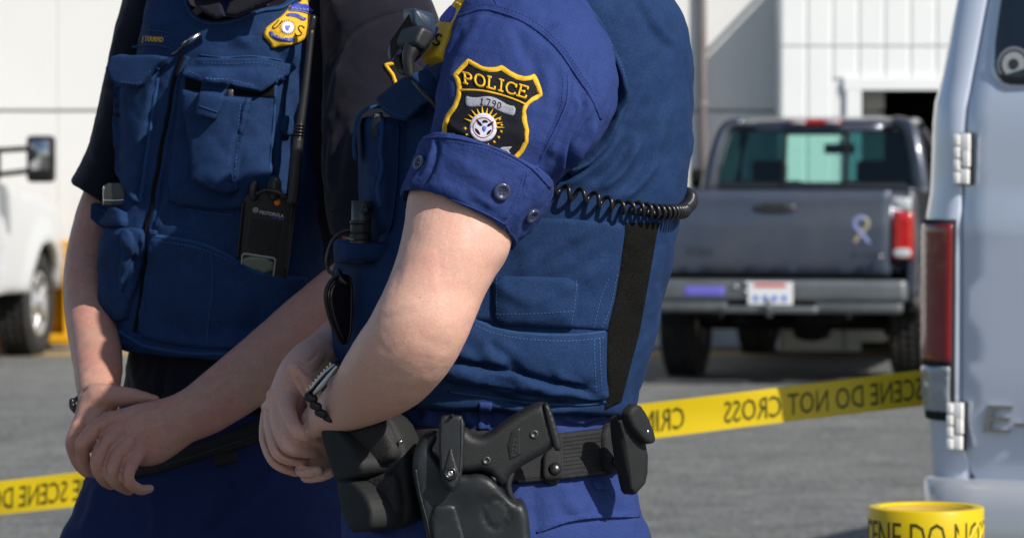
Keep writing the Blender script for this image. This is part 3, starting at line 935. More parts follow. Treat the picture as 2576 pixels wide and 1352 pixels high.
    for k in range(4):
        mb = MB(); mb.add(*rbox((-.10 + .066 * k, -.2325, .612), (.034, .002, .036), .0005, 1)); mb.build('plate_digit', M['plate_blue'], pl, smooth=False, **L)
    mb = MB(); mb.add(*tube([(0, -.24, .50), (0, -.30, .50), (0, -.31, .56)], .022, 8)); mb.add(*rbox((0, -.30, .585), (.05, .05, .05), .024, 3)); mb.build('tow_ball', M['chrome'], car, **L)
    for sx in (-1, 1):
        def lm(Q):
            Q = np.asarray(Q, float)
            return np.stack([sx * (.815 + Q[:, 0]), -.005 + .35 * np.clip(Q[:, 0] - .08, 0, 1) ** 1.0 * .8, Q[:, 1]], -1), np.tile((0, -1.0, 0), (len(Q), 1))
        mb = MB(); mb.add(*patch([(0, .88), (.145, .88), (.145, 1.20), (0, 1.22)], lm, .014, .012, .03, rnd=0, skirt=.05)); tl = mb.build('tail_lamp', M['red_lens'], car, **L)
        mb = MB(); mb.add(*patch([(0.01, .895), (.13, .895), (.13, .955), (0.01, .955)], lambda Q: (lm(Q)[0] + np.array((0, -.0145, 0)), lm(Q)[1]), .002, .01, .03, rnd=1, skirt=.0)); mb.build('reverse_lens', M['clear_lens'], tl, **L)
        mb = MB(); mb.add(*patch([(0.0, 1.235), (.13, 1.205), (.13, 1.30), (0.0, 1.31)], lm, .012, .012, .03, rnd=0, skirt=.04)); mb.build('lamp_cap', M['clear_lens'], tl, **L)
        wheel(car, sx * .83, RW, WR, .27, sx, rim_m or M['alloy']); wheel(car, sx * .83, FW_, WR, .27, sx, rim_m or M['alloy'])
        # mirrors
        if tow_mirror:
            mb = MB(); mb.add(*rbox((sx * 1.31, 3.32, 1.50), (.20, .12, .34), .04, 3)); mi = mb.build('mirror', M['dark_under'], car, **L)
            mb = MB(); mb.add(*rbox((sx * 1.315, 3.257, 1.53), (.14, .006, .22), .002, 1)); mb.build('mirror_glass', M['mirror'], mi, **L)
            mb = MB(); mb.add(*tube([(sx * .88, 3.42, 1.56), (sx * 1.28, 3.34, 1.58)], .02, 8)); mb.add(*tube([(sx * .90, 3.40, 1.38), (sx * 1.28, 3.34, 1.42)], .02, 8)); mb.add(*rbox((sx * .92, 3.44, 1.47), (.05, .26, .24), .03, 2)); mb.build('mirror_arm', M['dark_under'], mi, **L)
        else:
            mb = MB(); mb.add(*rbox((sx * 1.08, 3.42, 1.45), (.22, .10, .16), .04, 3)); mb.add(*tube([(sx * .88, 3.46, 1.42), (sx * 1.02, 3.43, 1.43)], .025, 8)); mb.build('mirror', M['dark_under'], car, **L)
    mb = MB(); mb.add(*rbox((0, 2.05, 1.868), (.40, .03, .045), .01, 2)); bl = mb.build('brake_light', M['red_lens'], car, **L)
    mb = MB(); mb.add(*rbox((-.13, 2.032, 1.868), (.11, .008, .03), .003, 1)); mb.add(*rbox((.13, 2.032, 1.868), (.11, .008, .03), .003, 1)); mb.build('cargo_lens', M['clear_lens'], bl, **L)
    return car, gate, tgo, bump

M['mirror'] = mat('mirror_glass', (.5, .5, .5), .03, .5, 1.0)
M['pk_body'] = paint('charcoal_paint', (.042, .050, .072), .32, .5)
M['pk_gate'] = paint('dusty_navy_paint', (.050, .068, .112), .45, .3, .3, var=[(2.2, (.10, .11, .125), .75)])
M['wh_body'] = paint('white_truck_paint', (.50, .52, .54), .3, .0)
th = math.radians(13)
car, gate, tgo, bump = pickup('pickup_truck', 'dark grey pickup truck parked tail-on with a ribbon sticker on its tailgate', (1.80, 22.85, 0), -th, M['pk_body'], M['pk_gate'], .985)
L = dict(local=True)
mb = MB()
mb.add(*ribbon([(.545, .985), (.60, 1.06), (.645, 1.11), (.64, 1.15), (.60, 1.165), (.56, 1.15)], .028, tgo, .002, .02)); mb.build('sticker', M['ribbon_yellow'], gate, **L)
mb = MB(); mb.add(*ribbon([(.655, .985), (.60, 1.06), (.555, 1.105), (.56, 1.15), (.60, 1.168), (.63, 1.16)], .028, lambda Q: (tgo(Q)[0] + np.array((0, -.001, 0)), tgo(Q)[1]), .002, .02)); mb.build('sticker', M['ribbon_blue'], gate, **L)
mb = MB(); mb.add(*text_geo('F-150', tgo, (.54, .885), (1, 0), (0, 1), .06, .0015, fit=.19)); mb.add(*text_geo('FORD', tgo, (-.62, .90), (1, 0), (0, 1), .075, .0015, fit=.19)); mb.build('emblem', M['grey_metal'], gate, smooth=False, **L)
def bp(Q):
    Q = np.asarray(Q, float); return np.stack([Q[:, 0], np.full(len(Q), -.221), Q[:, 1]], -1), np.tile((0, -1.0, 0), (len(Q), 1))
mb = MB(); mb.add(*patch([(-.60, .625), (-.32, .625), (-.32, 0.690), (-.60, 0.690)], bp, .002, .01, .04, rnd=0)); mb.build('bumper_sticker', M['sticker_blue'], bump, **L)
mb = MB()
for xx, zz in ((-.24, .69), (-.17, .72), (-.17, .66), (.74, .90)): mb.add(*disc((xx, -.222 if xx < .7 else -.04, zz), (0, -1, 0), .014, [(1, -.005), (1, .006), (.6, .012), (.05, .014)], 10))
mb.build('bolt', M['steel'], bump, **L)

fw = math.radians(7)
wt = pickup('pickup_truck', 'white pickup truck with a large black side mirror in front of the white building', (-5.40, 22.32, 0), -fw, M['wh_body'], M['wh_body'], 1.05, True)[0]

# yellow plow blade
pw = thing('snow_plow', 'yellow steel plow blade standing ahead of the white pickup truck', 'snow plow', (-3.9, 28.0, 0))
K = []
mb = MB()
prof = [(.10, .03), (.0, .15), (-.04, .37), (-.02, .60), (.06, .79), (.16, .88)]
xs = np.linspace(-5.9, -3.58, 10)
V = [(x, 28.0 + a - .12 * (x + 4), z) for x in xs for a, z in prof]
V += [(x, 28.03 + a - .12 * (x + 4), z) for x in xs for a, z in prof]
n = len(prof); N0 = len(xs) * n; F = []
for i in range(len(xs) - 1):
    for j in range(n - 1):
        a = i * n + j; F += [(a, a + n, a + n + 1, a + 1), (a + N0 + 1, a + n + 1 + N0, a + n + N0, a + N0)]
for i in (0, len(xs) - 1):
    for j in range(n - 1): a = i * n + j; F.append((a, a + 1, a + 1 + N0, a + N0))
mb.add(V, F); mb.build('blade', M['yellow_steel'], pw)
mb = MB()
for x in np.linspace(-5.7, -3.72, 5): mb.add(*rbox((x, 27.90 - .12 * (x + 4), .40), (.05, .10, .72), .01, 1))
mb.add(*rbox((-4.75, 28.02, .895), (2.28, .07, .05), .01, 1, rot=[[.993, .119, 0], [-.119, .993, 0], [0, 0, 1]])); mb.add(*rbox((-4.75, 27.98, .10), (2.2, .10, .08), .01, 1, rot=[[.993, .119, 0], [-.119, .993, 0], [0, 0, 1]]))
mb.build('rib', M['yellow_steel'], pw, smooth=False)
mb = MB()
for x in (-5.2, -3.95): mb.add(*disc((x, 27.9, .05), (0, 0, 1), .11, [(1, -.05), (1, -.02), (.4, 0), (.3, .25)], 14))
mb.build('skid_shoe', M['dark_under'], pw)

# ---- the van, tail towards us
M['van'] = mat('silver_blue_van_paint', (.55, .61, .73), .26, .5, .15, coat=1.0)
M['van_white'] = mat('white_hinge_paint', (.82, .82, .80), .4, .4)
M['van_gap'] = mat('dark_gap', (.02, .022, .026), .9, .2)
yaw = math.radians(30)
van = thing('parked_van', 'silver blue van at the right edge with its tail lamp and door hinges towards us', 'van', (.888, 7.36, 0), None, -yaw)
RC = .10
def vlean(z): return np.interp(z, (0.3, .62, .9, 1.28, 1.30, 1.50, 1.53, 2.0, 2.12), (.035, .02, .0, .0, .008, .014, .022, .115, .16))
def vmap(off=0.0):
    """(s, z): s runs along the rear face from its left corner, negative along the left side"""
    def f(Q):
        Q = np.asarray(Q, float); s, z = Q[:, 0], Q[:, 1]
        a0 = RC * math.pi / 2
        B = np.zeros((len(Q), 3)); N = np.zeros((len(Q), 3))
        ln = vlean(z)
        for i in range(len(Q)):
            si = s[i]
            if si > 0:      # rear face, slightly bowed
                x, y, nx, ny = RC + si, .02 * ((si - .9) / .9) ** 2 - .02, .02 * (si - .9) * -1, -1.0
            elif si > -a0:
                a = -si / RC; x, y = RC - RC * math.sin(a), RC - RC * math.cos(a); nx, ny = -math.sin(a), -math.cos(a)
            else:
                x, y, nx, ny = 0, RC + (-si - a0), -1.0, 0
            n = np.array((nx, ny, 0)) / math.hypot(nx, ny)
            B[i] = np.array((x, y, z[i])) - n * ln[i] + n * off
            N[i] = n
        return B, N
    return f
def vgrid(s0, s1, z0, z1, off, ns, nz_, mb):
    ss = np.linspace(s0, s1, ns); zz = np.linspace(z0, z1, nz_)
    Q = np.array([(a, b) for b in zz for a in ss])
    B, N = vmap(off)(Q)
    mb.add(B, [(j * ns + i, j * ns + i + 1, (j + 1) * ns + i + 1, (j + 1) * ns + i) for j in range(nz_ - 1) for i in range(ns - 1)])
mb = MB(); vgrid(-5.0, 1.75, .45, 2.1, -.012, 120, 40, mb)
mb.add(*rbox((1.0, 2.7, 2.02), (1.75, 5.0, .2), .08, 3)); mb.add(*box((1.0, 2.75, .55), (1.9, 5.1, .25))); mb.add(*box((1.98, 2.7, 1.2), (.04, 5.0, 1.5)))
mb.build('under_shell', M['van_gap'], van, local=True)
def vpanel(name, poly, off, h, par, m=None, step=.03, bev=.012, rnd=0, skirt=.016, extra=None):
    mb = MB(); mb.add(*patch(poly, vmap(off), h, bev, step, rnd=rnd, skirt=skirt, extra=extra)); return mb.build(name, m or M['van'], par, local=True)
crease = lambda Q, d: .006 * np.exp(-((Q[:, 1] - 1.535) / .012) ** 2) + .004 * np.exp(-((Q[:, 1] - 1.262) / .010) ** 2) - .005 * np.exp(-((Q[:, 1] - 1.245) / .010) ** 2)
sp = [(-5.0, .55), (-.10, .55), (.015, .55), (.028, .74), (.009, .78), (.009, 1.335), (.016, 1.52), (.046, 1.76), (.07, 2.06), (-5.0, 2.06)]
body = vpanel('body', sp, 0, .006, van, step=.05, extra=crease)
dr = [(.030, .715), (.045, 0.690), (.80, 0.690), (.80, 2.06), (.074, 2.06), (.050, 1.76), (.020, 1.52), (.013, 1.335), (.013, .78)]
door = vpanel('door', dr, 0, .006, van, step=.04, extra=crease)
dr2 = [(.808, 0.690), (1.70, 0.690), (1.70, 2.06), (.808, 2.06)]
vpanel('door', dr2, 0, .006, van, step=.06, extra=crease)
wn = [(.062, 1.60), (.082, 1.556), (.12, 1.545), (.72, 1.545), (.745, 1.57), (.745, 2.0), (.10, 2.0), (.072, 1.76)]
vpanel('window_seal', wn, .006, .006, door, M['van'], .03, .012, 1, skirt=.004)
ws = [(a + (.010 if a < .4 else -.012), b + (.012 if b < 1.8 else -.012)) for a, b in wn]
gl = vpanel('rear_window', ws, .012, .003, door, mat('van_glass_black', (.008, .015, .026), .05, .6, coat=.3), .03, .008, 1, skirt=.003)
for k, (r_, m_) in enumerate(((.038, M['silver_thread']), (.032, M['van_gap']), (.027, M['clear_lens']), (.012, M['grey_metal']))):
    c, n = vmap(.0165 + .0006 * k)(np.array([(.125, 1.605)]))
    mb = MB(); mb.add(*disc(c[0], n[0], r_, [(1, 0), (1, .0005), (.02, .0007)], 28)); mb.build('round_sticker', m_, door, local=True, smooth=False)
# tail lamp wraps the corner
lp = [(-.09, .835), (-.012, .835), (-.008, 1.262), (-.09, 1.262)]
lamp = vpanel('tail_lamp', [(-.135, .825), (-.002, .825), (0, 1.268), (-.135, 1.268)], .004, .010, van, M['van_gap'], .02, .006, 0)
vpanel('lens', [(-.133, .955), (-.008, .955), (-.006, 1.258), (-.133, 1.258)], .013, .004, lamp, M['red_old'], .012, .008, 0, extra=lambda Q, d: .0006 * np.sin(Q[:, 1] * 260))
vpanel('reverse_lens', [(-.13, .845), (-.012, .845), (-.010, .945), (-.13, .945)], .013, .003, lamp, M['grey_lens'], .008, .006, 0, extra=lambda Q, d: .001 * np.sin(Q[:, 0] * 900) + .001 * np.sin(Q[:, 1] * 900))
# hinges
for (z0, z1, s0) in ((1.345, 1.455, .014), (.765, .868, .002)):
    c, n = vmap(.020)(np.array([(s0, (z0 + z1) / 2)]))
    c = c[0]
    h_ = z1 - z0; mb = MB()
    for k in range(4):
        mb.add(*rbox((c[0] - .010, c[1] - .002, z0 + h_ * (k + .5) / 4), (.014, .016, h_ / 4 - .003), .003, 2))
    hg = mb.build('hinge', M['van_white'], van, local=True, flat_angle=40)
    mb = MB()
    mb.add(*rbox((c[0] + .008, c[1], z1 - h_ * .17), (.022, .012, h_ * .34), .003, 2)); mb.add(*rbox((c[0] + .010, c[1], z0 + h_ * .5), (.017, .012, h_ * .33), .003, 2)); mb.add(*rbox((c[0] + .007, c[1], z0 + h_ * .15), (.020, .012, h_ * .30), .003, 2))
    mb.build('hinge_leaf', M['van_white'], hg, local=True, flat_angle=40)
    mb = MB(); mb.add(*rbox((c[0] + .007, c[1] + .008, (z0 + z1) / 2), (.034, .006, h_ * 1.03), .002, 1)); mb.build('hinge_gasket', M['van_gap'], hg, local=True)
# badge
def bm_(Q):
    B, N = vmap(.0075)(np.asarray(Q, float)); return B, N
mb = MB(); mb.add(*text_geo('E-250', bm_, (.067, .805), (1, 0), (0, 1), .088, .012, shear=.12, fit=.34)); mb.build('badge', M['steel'], van, smooth=False, local=True)
# bumper
mb = MB(); prof = [(.02, .46), (-.10, .47), (-.125, .52), (-.125, .64), (-.105, .685), (-.06, .700), (.03, .702)]
xs = [0.035, .05, .08, .13, .2, .5, 1.0, 1.6, 1.8, 1.95]
V = []
for x in xs:
    k = 1 - max(0, (.15 - x) / .12) ** 2 * .85
    V += [(x - .01, .02 + (y - .02) * k, z) for y, z in prof]
mb.add(V, ring_faces(len(xs), len(prof), closed=False)); mb.add(*box((1, .1, .6), (1.9, .1, .16)))
mb.build('bumper', mat('silver_bumper', (.50, .52, .55), .3, .5, .4, coat=.6), van, local=True)
wheel(van, .22, 1.35, .37, .23, -1, M['alloy']); wheel(van, 1.78, 1.35, .37, .23, 1, M['alloy']); wheel(van, .22, 4.4, .37, .23, -1, M['alloy']); wheel(van, 1.78, 4.4, .37, .23, 1, M['alloy'])

# ---- barrier tape
def tape_mat():
    m = bpy.data.materials.new('yellow_tape_film'); m.use_nodes = True; t = m.node_tree; b = t.nodes['Principled BSDF']
    b.inputs['Base Color'].default_value = (.80, .60, .006, 1); b.inputs['Roughness'].default_value = .35
    tr = t.nodes.new('ShaderNodeBsdfTranslucent'); tr.inputs[0].default_value = (.80, .60, .006, 1)
    mx = t.nodes.new('ShaderNodeMixShader'); mx.inputs[0].default_value = .3
    t.links.new(b.outputs[0], mx.inputs[1]); t.links.new(tr.outputs[0], mx.inputs[2]); t.links.new(mx.outputs[0], t.nodes['Material Output'].inputs[0])
    return m
M['tape'] = tape_mat()
M['tape_ink'] = mat('tape_ink', (.055, .05, .004), .5, .3)
tc = curve2(np.array([P(-500, 1302, 8.25), P(0, 1251, 8.05), P(700, 1170, 7.85), P(1640, 1057, 7.62), P(2100, 1001, 7.62), P(2330, 973, 7.66), P(2600, 940, 7.85)]), 120)
tl = np.concatenate([[0], np.cumsum(np.linalg.norm(np.diff(tc, axis=0), axis=1))])
TW = .082
def tmap(off):
    def f(Q):
        Q = np.asarray(Q, float)
        B = np.stack([np.interp(Q[:, 0], tl, tc[:, k]) for k in range(3)], -1)
        tw = .15 * np.sin(Q[:, 0] * 3.1) + .1
        B[:, 2] += Q[:, 1] * np.cos(tw); B[:, 1] += Q[:, 1] * np.sin(tw) + .004 * np.sin(Q[:, 0] * 9 + Q[:, 1] * 40) - off
        return B, np.tile((0, -1.0, 0), (len(Q), 1))
    return f
mb = MB(); ns = 160; Q = np.array([(a, b) for b in np.linspace(-TW/2, TW/2, 7) for a in np.linspace(0, tl[-1], ns)])
B, N = tmap(0)(Q); B2 = B + np.array((0, .0006, 0)); F = [(j * ns + i, j * ns + i + 1, (j + 1) * ns + i + 1, (j + 1) * ns + i) for j in range(6) for i in range(ns - 1)]
mb.add(B, F); mb.add(B2, [f[::-1] for f in F])
tp = thing('barrier_tape', 'yellow crime scene tape stretched behind the officers to the van', 'barrier tape', tuple(tc[60]))
mb.build('tape', M['tape'], tp)
def at_px(px): return float(np.interp(px, proj(tc)[:, 0], tl))
mb = MB()
s1 = at_px(1722); Lp = .0
e1 = at_px(2318)
# mirrored print: each legend starts at its right end and reads leftwards
pitch_ = None
CRIME_W = abs(at_px(2440) - at_px(1822))
starts = [at_px(2440), at_px(1722)]
per = starts[0] - starts[1]
for k in range(6):
    st = starts[0] - per * k
    if st < .2: break
    mb = MB(); mb.add(*text_geo('CRIME SCENE DO NOT CROSS', tmap(.0012), (st, -.026), (-1, 0), (0, 1), .072, .0004, fit=min(CRIME_W, st - .02) if st < CRIME_W else CRIME_W)); mb.build('lettering', M['tape_ink'], tp, smooth=False)

RD = 5.6
rc = P(2330, 1273, RD); RR = 145 / FPX * RD
roll = thing('tape_roll', 'roll of yellow crime scene tape at the bottom right in front of the van', 'tape roll', (rc[0], rc[1], rc[2] - .078))
mb = MB(); mb.add(*disc((rc[0], rc[1], rc[2] - .078), (0, 0, 1), RR, [(.80, 0), (1, 0), (1.002, .02), (1, .076), (.985, .0785), (.93, .0775), (.86, .079), (.80, .077), (.80, 0)], 64)); F_ = mb.f
mb.build('film', M['tape'], roll)
mb = MB(); mb.add(*disc((rc[0], rc[1], rc[2] - .0785), (0, 0, 1), RR, [(.70, 0), (.795, 0), (.795, .074), (.70, .074), (.70, 0)], 48)); mb.build('core', mat('cardboard_core', (.45, .30, .06), .9, .2), roll)
def rmap(Q):
    Q = np.asarray(Q, float); a = Q[:, 0] / RR
    N = np.stack([np.sin(a), -np.cos(a), 0 * a], -1); B = np.array((rc[0], rc[1], 0)) + N * RR * 1.004 + np.stack([0 * a, 0 * a, rc[2] - .078 + Q[:, 1]], -1)
    return B, N
mb = MB(); d2 = math.radians
mb.add(*text_geo('CRIME SCENE DO NOT CROSS', rmap, (RR * d2(-177), .012), (1, 0), (0, 1), .068, .0006, fit=RR * d2(330))); mb.build('lettering', M['tape_ink'], roll, smooth=False)
mb = MB()
V, F = ribbon([(RR * d2(28), .008), (RR * d2(42), .035), (RR * d2(60), .066)], .006, rmap, .003, .006, taper=True); mb.add(V, F)
V, F = ribbon([(RR * d2(52), .004), (RR * d2(58), .03), (RR * d2(70), .05)], .005, rmap, .0025, .006, taper=True); mb.add(V, F)
mb.build('crease', M['tape'], roll)
post = thing('steel_post', 'steel post on a round base carrying the roll of tape', 'post', (rc[0], rc[1], 0))
mb = MB(); mb.add(*tube([(rc[0], rc[1], .02), (rc[0], rc[1], rc[2] - .09)], .03, 14, ends='flat')); mb.build('tube', M['grey_metal'], post)
mb = MB(); mb.add(*disc((rc[0], rc[1], 0), (0, 0, 1), .16, [(1, 0), (1, .015), (.9, .025), (.1, .03)], 28)); mb.add(*disc((rc[0], rc[1], rc[2] - .0905), (0, 0, 1), .075, [(1, 0), (1, .010), (.1, .0105)], 24)); mb.build('base', M['grey_metal'], post)
# ------------------------------------------------------------------ the two officers: bodies
def pxr(r, d): return r * d / FPX
def chain(mb, pts, nu=12, flat=1.0):
    """finger or limb along (px, py, depth, radius px) joints"""
    X = [P(a, b, c) for a, b, c, r in pts]; R = [pxr(r, c) for a, b, c, r in pts]
    mb.add(*tube(X, R, nu, max(10, len(pts) * 5), 'round', flat))
def ball(mb, px, py, d, r, sc=(1, 1, 1)):
    bm = bmesh.new(); bmesh.ops.create_icosphere(bm, subdivisions=3, radius=1)
    V = np.array([v.co[:] for v in bm.verts]) * pxr(r, d) * np.array(sc) + P(px, py, d)
    F = [[v.index for v in f.verts] for f in bm.faces]; bm.free(); mb.add(V, F)
def head(mb, c, yaw, s=1.0):
    """neck, skull, jaw, nose, ears, eye sockets; faces -y before yaw"""
    cy, sy = math.cos(yaw), math.sin(yaw)
    def R(p): p = np.asarray(p, float) * s; return np.stack([p[..., 0] * cy - p[..., 1] * sy, p[..., 0] * sy + p[..., 1] * cy, p[..., 2]], -1) + c
    def ell(o, r, n=3):
        bm = bmesh.new(); bmesh.ops.create_icosphere(bm, subdivisions=n, radius=1)
        V = np.array([v.co[:] for v in bm.verts]) * np.array(r) + np.array(o); F = [[v.index for v in f.verts] for f in bm.faces]; bm.free(); mb.add(R(V), F)
    ell((0, .012, .045), (.077, .098, .092)); ell((0, -.018, -.025), (.064, .075, .085)); ell((0, -.052, -.075), (.036, .036, .030))
    ell((0, -.078, -.052), (.026, .018, .010)); ell((0, -.078, -.066), (.022, .018, .008))
    for x in (-1, 1):
        ell((x * .076, .012, -.01), (.010, .020, .032)); ell((x * .040, -.062, -.025), (.022, .022, .022)); ell((x * .030, -.082, .030), (.024, .010, .007)); ell((x * .012, -.100, -.030), (.008, .010, .007))
    mb.add(*tube(R(np.array([(0, -.085, .018), (0, -.098, -.008), (0, -.107, -.026)])), [.009, .011, .014], 10, 8))
    mb.add(*tube(R(np.array([(0, .03, -.02), (0, .035, -.12), (0, .045, -.22)])), [.058, .060, .070], 16, 10))
    return R
def head_parts(R, par, hair_m, loc):
    mb = MB()
    for x in (-.031, .031):
        bm = bmesh.new(); bmesh.ops.create_icosphere(bm, subdivisions=2, radius=.0125)
        V = R(np.array([v.co[:] for v in bm.verts]) + np.array((x, -.076, .014))); F = [[v.index for v in f.verts] for f in bm.faces]; bm.free(); mb.add(V, F)
    mb.build('eyes', M['white_print'], par)
    mb = MB(); bm = bmesh.new(); bmesh.ops.create_icosphere(bm, subdivisions=4, radius=1)
    V = np.array([v.co[:] for v in bm.verts]); F = [[v.index for v in f.verts] for f in bm.faces]; bm.free()
    k = V[:, 2] > (-.35 + .95 * np.clip(-V[:, 1] + .25, 0, 1)); F = [f for f in F if all(k[i] for i in f)]
    W_ = V * (1 + .03 * np.sin(V[:, :1] * 40) * np.sin(V[:, 1:2] * 30)) * np.array((.084, .104, .099)) + np.array((0, .014, .047)); mb.add(R(W_), F)
    mb.build('hair', hair_m, par)
M['hair'] = mat('short_brown_hair', (.03, .018, .01), .6, .4, grain=(300, .5), bump=(250, .9, .004))
M['boot'] = mat('black_boots', (.012, .012, .013), .35, .5)

# ---------------- officer B (right, in profile)
pb = thing('person', 'officer in royal blue shirt and vest seen side-on, forearm crossing in front, pistol at hip', 'person', tuple(P(1330, 676, 4.0) * np.array((1, 1, 0))))
DOFF = .16
pa = thing('person', 'officer in dark short-sleeved shirt and pocketed vest facing us with clasped hands', 'person', tuple(P(560, 676, 4.42) * np.array((1, 1, 0))))

DOFF = 0.0
mb = MB()
mb.add(*loft([(1225, 60, 3.90, 1400, 30, 3.90, .055), (1140, 200, 3.80, 1430, 230, 3.80, .055), (1085, 360, 3.755, 1370, 440, 3.755, .060),
              (1030, 480, 3.735, 1294, 590, 3.735, .062), (1017, 560, 3.722, 1274, 652, 3.722, .060), (999, 640, 3.712, 1242, 702, 3.712, .057), (969, 718, 3.706, 1213, 760, 3.706, .054),
              (936, 787, 3.700, 1190, 820, 3.698, .054), (903, 845, 3.712, 1160, 880, 3.708, .052), (868, 902, 3.752, 1100, 955, 3.750, .047), (841, 948, 3.80, 1025, 1004, 3.80, .041),
              (815, 990, 3.842, 945, 1034, 3.842, .035), (792, 1012, 3.875, 868, 1050, 3.875, .030), (775, 1030, 3.90, 842, 1066, 3.90, .028)], 48, 110, 2.1))
ball(mb, 1102, 824, 3.678, 64, (1, .9, .9))
mb.add(*loft([(775, 1020, 3.90, 850, 1050, 3.90, .028), (755, 1050, 3.92, 845, 1095, 3.92, .024), (750, 1100, 3.935, 840, 1150, 3.935, .020), (760, 1150, 3.94, 840, 1190, 3.94, .014)], 28, 24))
# left thumb and the two finger tips below
chain(mb, [(805, 1020, 3.915, 28), (785, 990, 3.900, 24), (765, 962, 3.892, 22), (748, 940, 3.888, 20), (738, 927, 3.886, 16)])
chain(mb, [(845, 1150, 3.945, 16), (800, 1150, 3.935, 17), (758, 1180, 3.925, 17), (775, 1186, 3.91, 16), (802, 1182, 3.905, 13)])
chain(mb, [(850, 1165, 3.95, 16), (790, 1175, 3.94, 17), (770, 1196, 3.93, 16), (805, 1196, 3.915, 16), (833, 1188, 3.912, 13)])
# right arm, hidden behind the chest, wrist and hand wrapping over
mb.add(*loft([(1240, 60, 4.14, 1420, 60, 4.14, .055), (1120, 420, 4.20, 1350, 440, 4.20, .058), (1020, 640, 4.19, 1180, 760, 4.19, .05), (930, 745, 4.12, 990, 900, 4.12, .042),
              (838, 800, 4.06, 880, 925, 4.06, .036), (790, 838, 4.02, 846, 942, 4.02, .030), (740, 872, 3.98, 808, 960, 3.98, .027), (704, 918, 3.955, 785, 990, 3.955, .026),
              (680, 975, 3.945, 765, 1030, 3.945, .025), (662, 1022, 3.945, 745, 1062, 3.945, .021)], 40, 80, 2.1))
ball(mb, 822, 892, 4.0, 30)
chain(mb, [(735, 985, 3.935, 25), (722, 1030, 3.912, 23), (742, 1080, 3.886, 22), (756, 1092, 3.884, 21), (790, 1102, 3.900, 19), (822, 1113, 3.925, 17)])
chain(mb, [(702, 1005, 3.942, 23), (700, 1060, 3.914, 21), (721, 1116, 3.890, 20), (736, 1128, 3.889, 19), (778, 1135, 3.905, 17), (810, 1140, 3.925, 14)])
chain(mb, [(682, 1022, 3.95, 20), (682, 1080, 3.926, 18), (699, 1138, 3.904, 17), (714, 1150, 3.904, 16), (748, 1159, 3.914, 14), (775, 1162, 3.93, 11)])
chain(mb, [(672, 1040, 3.965, 17), (666, 1095, 3.944, 15), (681, 1147, 3.927, 15), (698, 1168, 3.926, 14), (726, 1181, 3.932, 12), (745, 1189, 3.94, 10)])
for (x, y, d, r) in ((688, 994, 3.938, 19), (672, 1024, 3.950, 16), (714, 978, 3.938, 20)): ball(mb, x, y, d, r)
hb = P(1385, -330, 4.03); hb[2] = 1.625
Rb = head(mb, hb, math.radians(-80), 1.0)
mb.add(*tube([P(1310, -100, 4.0), P(1340, 300, 4.0), P(1320, 900, 4.0)], [.075, .10, .10], 20, 14)); mb.add(*tube([P(1310, 20, 3.9), P(1310, 10, 4.14)], .055, 16, 6))
body_b = remeshed(mb, 'body', [M['skin_b'], M['nail']], pb, .0018, 3)
offb = np.array(pb.location)
head_parts(Rb, pb, M['hair'], pb.location)
def soften(o, off, x0, y0, x1, y1, it=30):
    me = o.data; n = len(me.vertices); V = np.empty(n * 3); me.vertices.foreach_get('co', V); V = V.reshape(-1, 3)
    E = np.empty(len(me.edges) * 2, int); me.edges.foreach_get('vertices', E); E = E.reshape(-1, 2)
    Q = proj(V + off); w = np.clip(np.minimum.reduce([Q[:, 0] - x0, x1 - Q[:, 0], Q[:, 1] - y0, y1 - Q[:, 1]]) / 40, 0, 1)
    k = (w[E[:, 0]] > 0) | (w[E[:, 1]] > 0); E = E[k]; c = np.zeros(n); np.add.at(c, E[:, 0], 1); np.add.at(c, E[:, 1], 1); c = np.maximum(c, 1)
    for _ in range(it):
        S = np.zeros_like(V); np.add.at(S, E[:, 0], V[E[:, 1]]); np.add.at(S, E[:, 1], V[E[:, 0]])
        V = V + (S / c[:, None] - V) * (w * .5)[:, None]
    me.vertices.foreach_set('co', V.ravel()); me.update()
def carve(o, off, strokes, namp=0, nscale=0, seed=0.):
    V, F = get_geo(o, off); V = sculpt(V, F, strokes, nscale, namp, seed) - off
    o.data.vertices.foreach_set('co', V.ravel()); o.data.update()
soften(body_b, offb, 920, 640, 1280, 1010, 120)
carve(body_b, offb, [
    ([(960, 790), (1000, 775), (1050, 758)], 12, .0006, .6), ([(1040, 838), (1090, 864), (1140, 872)], 18, -.0008, .3), ([(850, 955), (900, 930), (960, 870)], 26, .0012, 0),
    ([(1000, 690), (1040, 700), (1110, 690)], 45, .0015, 0), ([(905, 965), (960, 930), (1010, 880)], 8, .0004, .3),
    ([(700, 1030), (716, 1078), (734, 1104), (762, 1114), (815, 1124)], 4, -.0022, .0), ([(682, 1062), (696, 1108), (712, 1138), (745, 1150), (795, 1152)], 4, -.0022, .0), ([(664, 1085), (680, 1128), (700, 1156), (738, 1172)], 4, -.0024, .0), ([(715, 1172), (745, 1178), (772, 1176)], 3.5, -.002, 0), ([(770, 1190), (800, 1196)], 3, -.0015, 0),
    ([(742, 1074), (752, 1090), (760, 1106)], 3.0, -.0007, .2), ([(748, 940), (765, 975), (775, 1010)], 5, -.0025, 0), ([(760, 925), (775, 940), (800, 930), (830, 890)], 7, -.0012, .6), ([(770, 1000), (768, 1040), (772, 1080)], 5, -.0025, 0),
    ([(690, 985), (712, 1040), (735, 1075)], 5, .0007, .4), ([(745, 905), (770, 912), (800, 890)], 5, -.0016, .7), ([(795, 862), (825, 868), (842, 895)], 8, .0013, .3)], .0005, 40, 3.)
mb = MB()
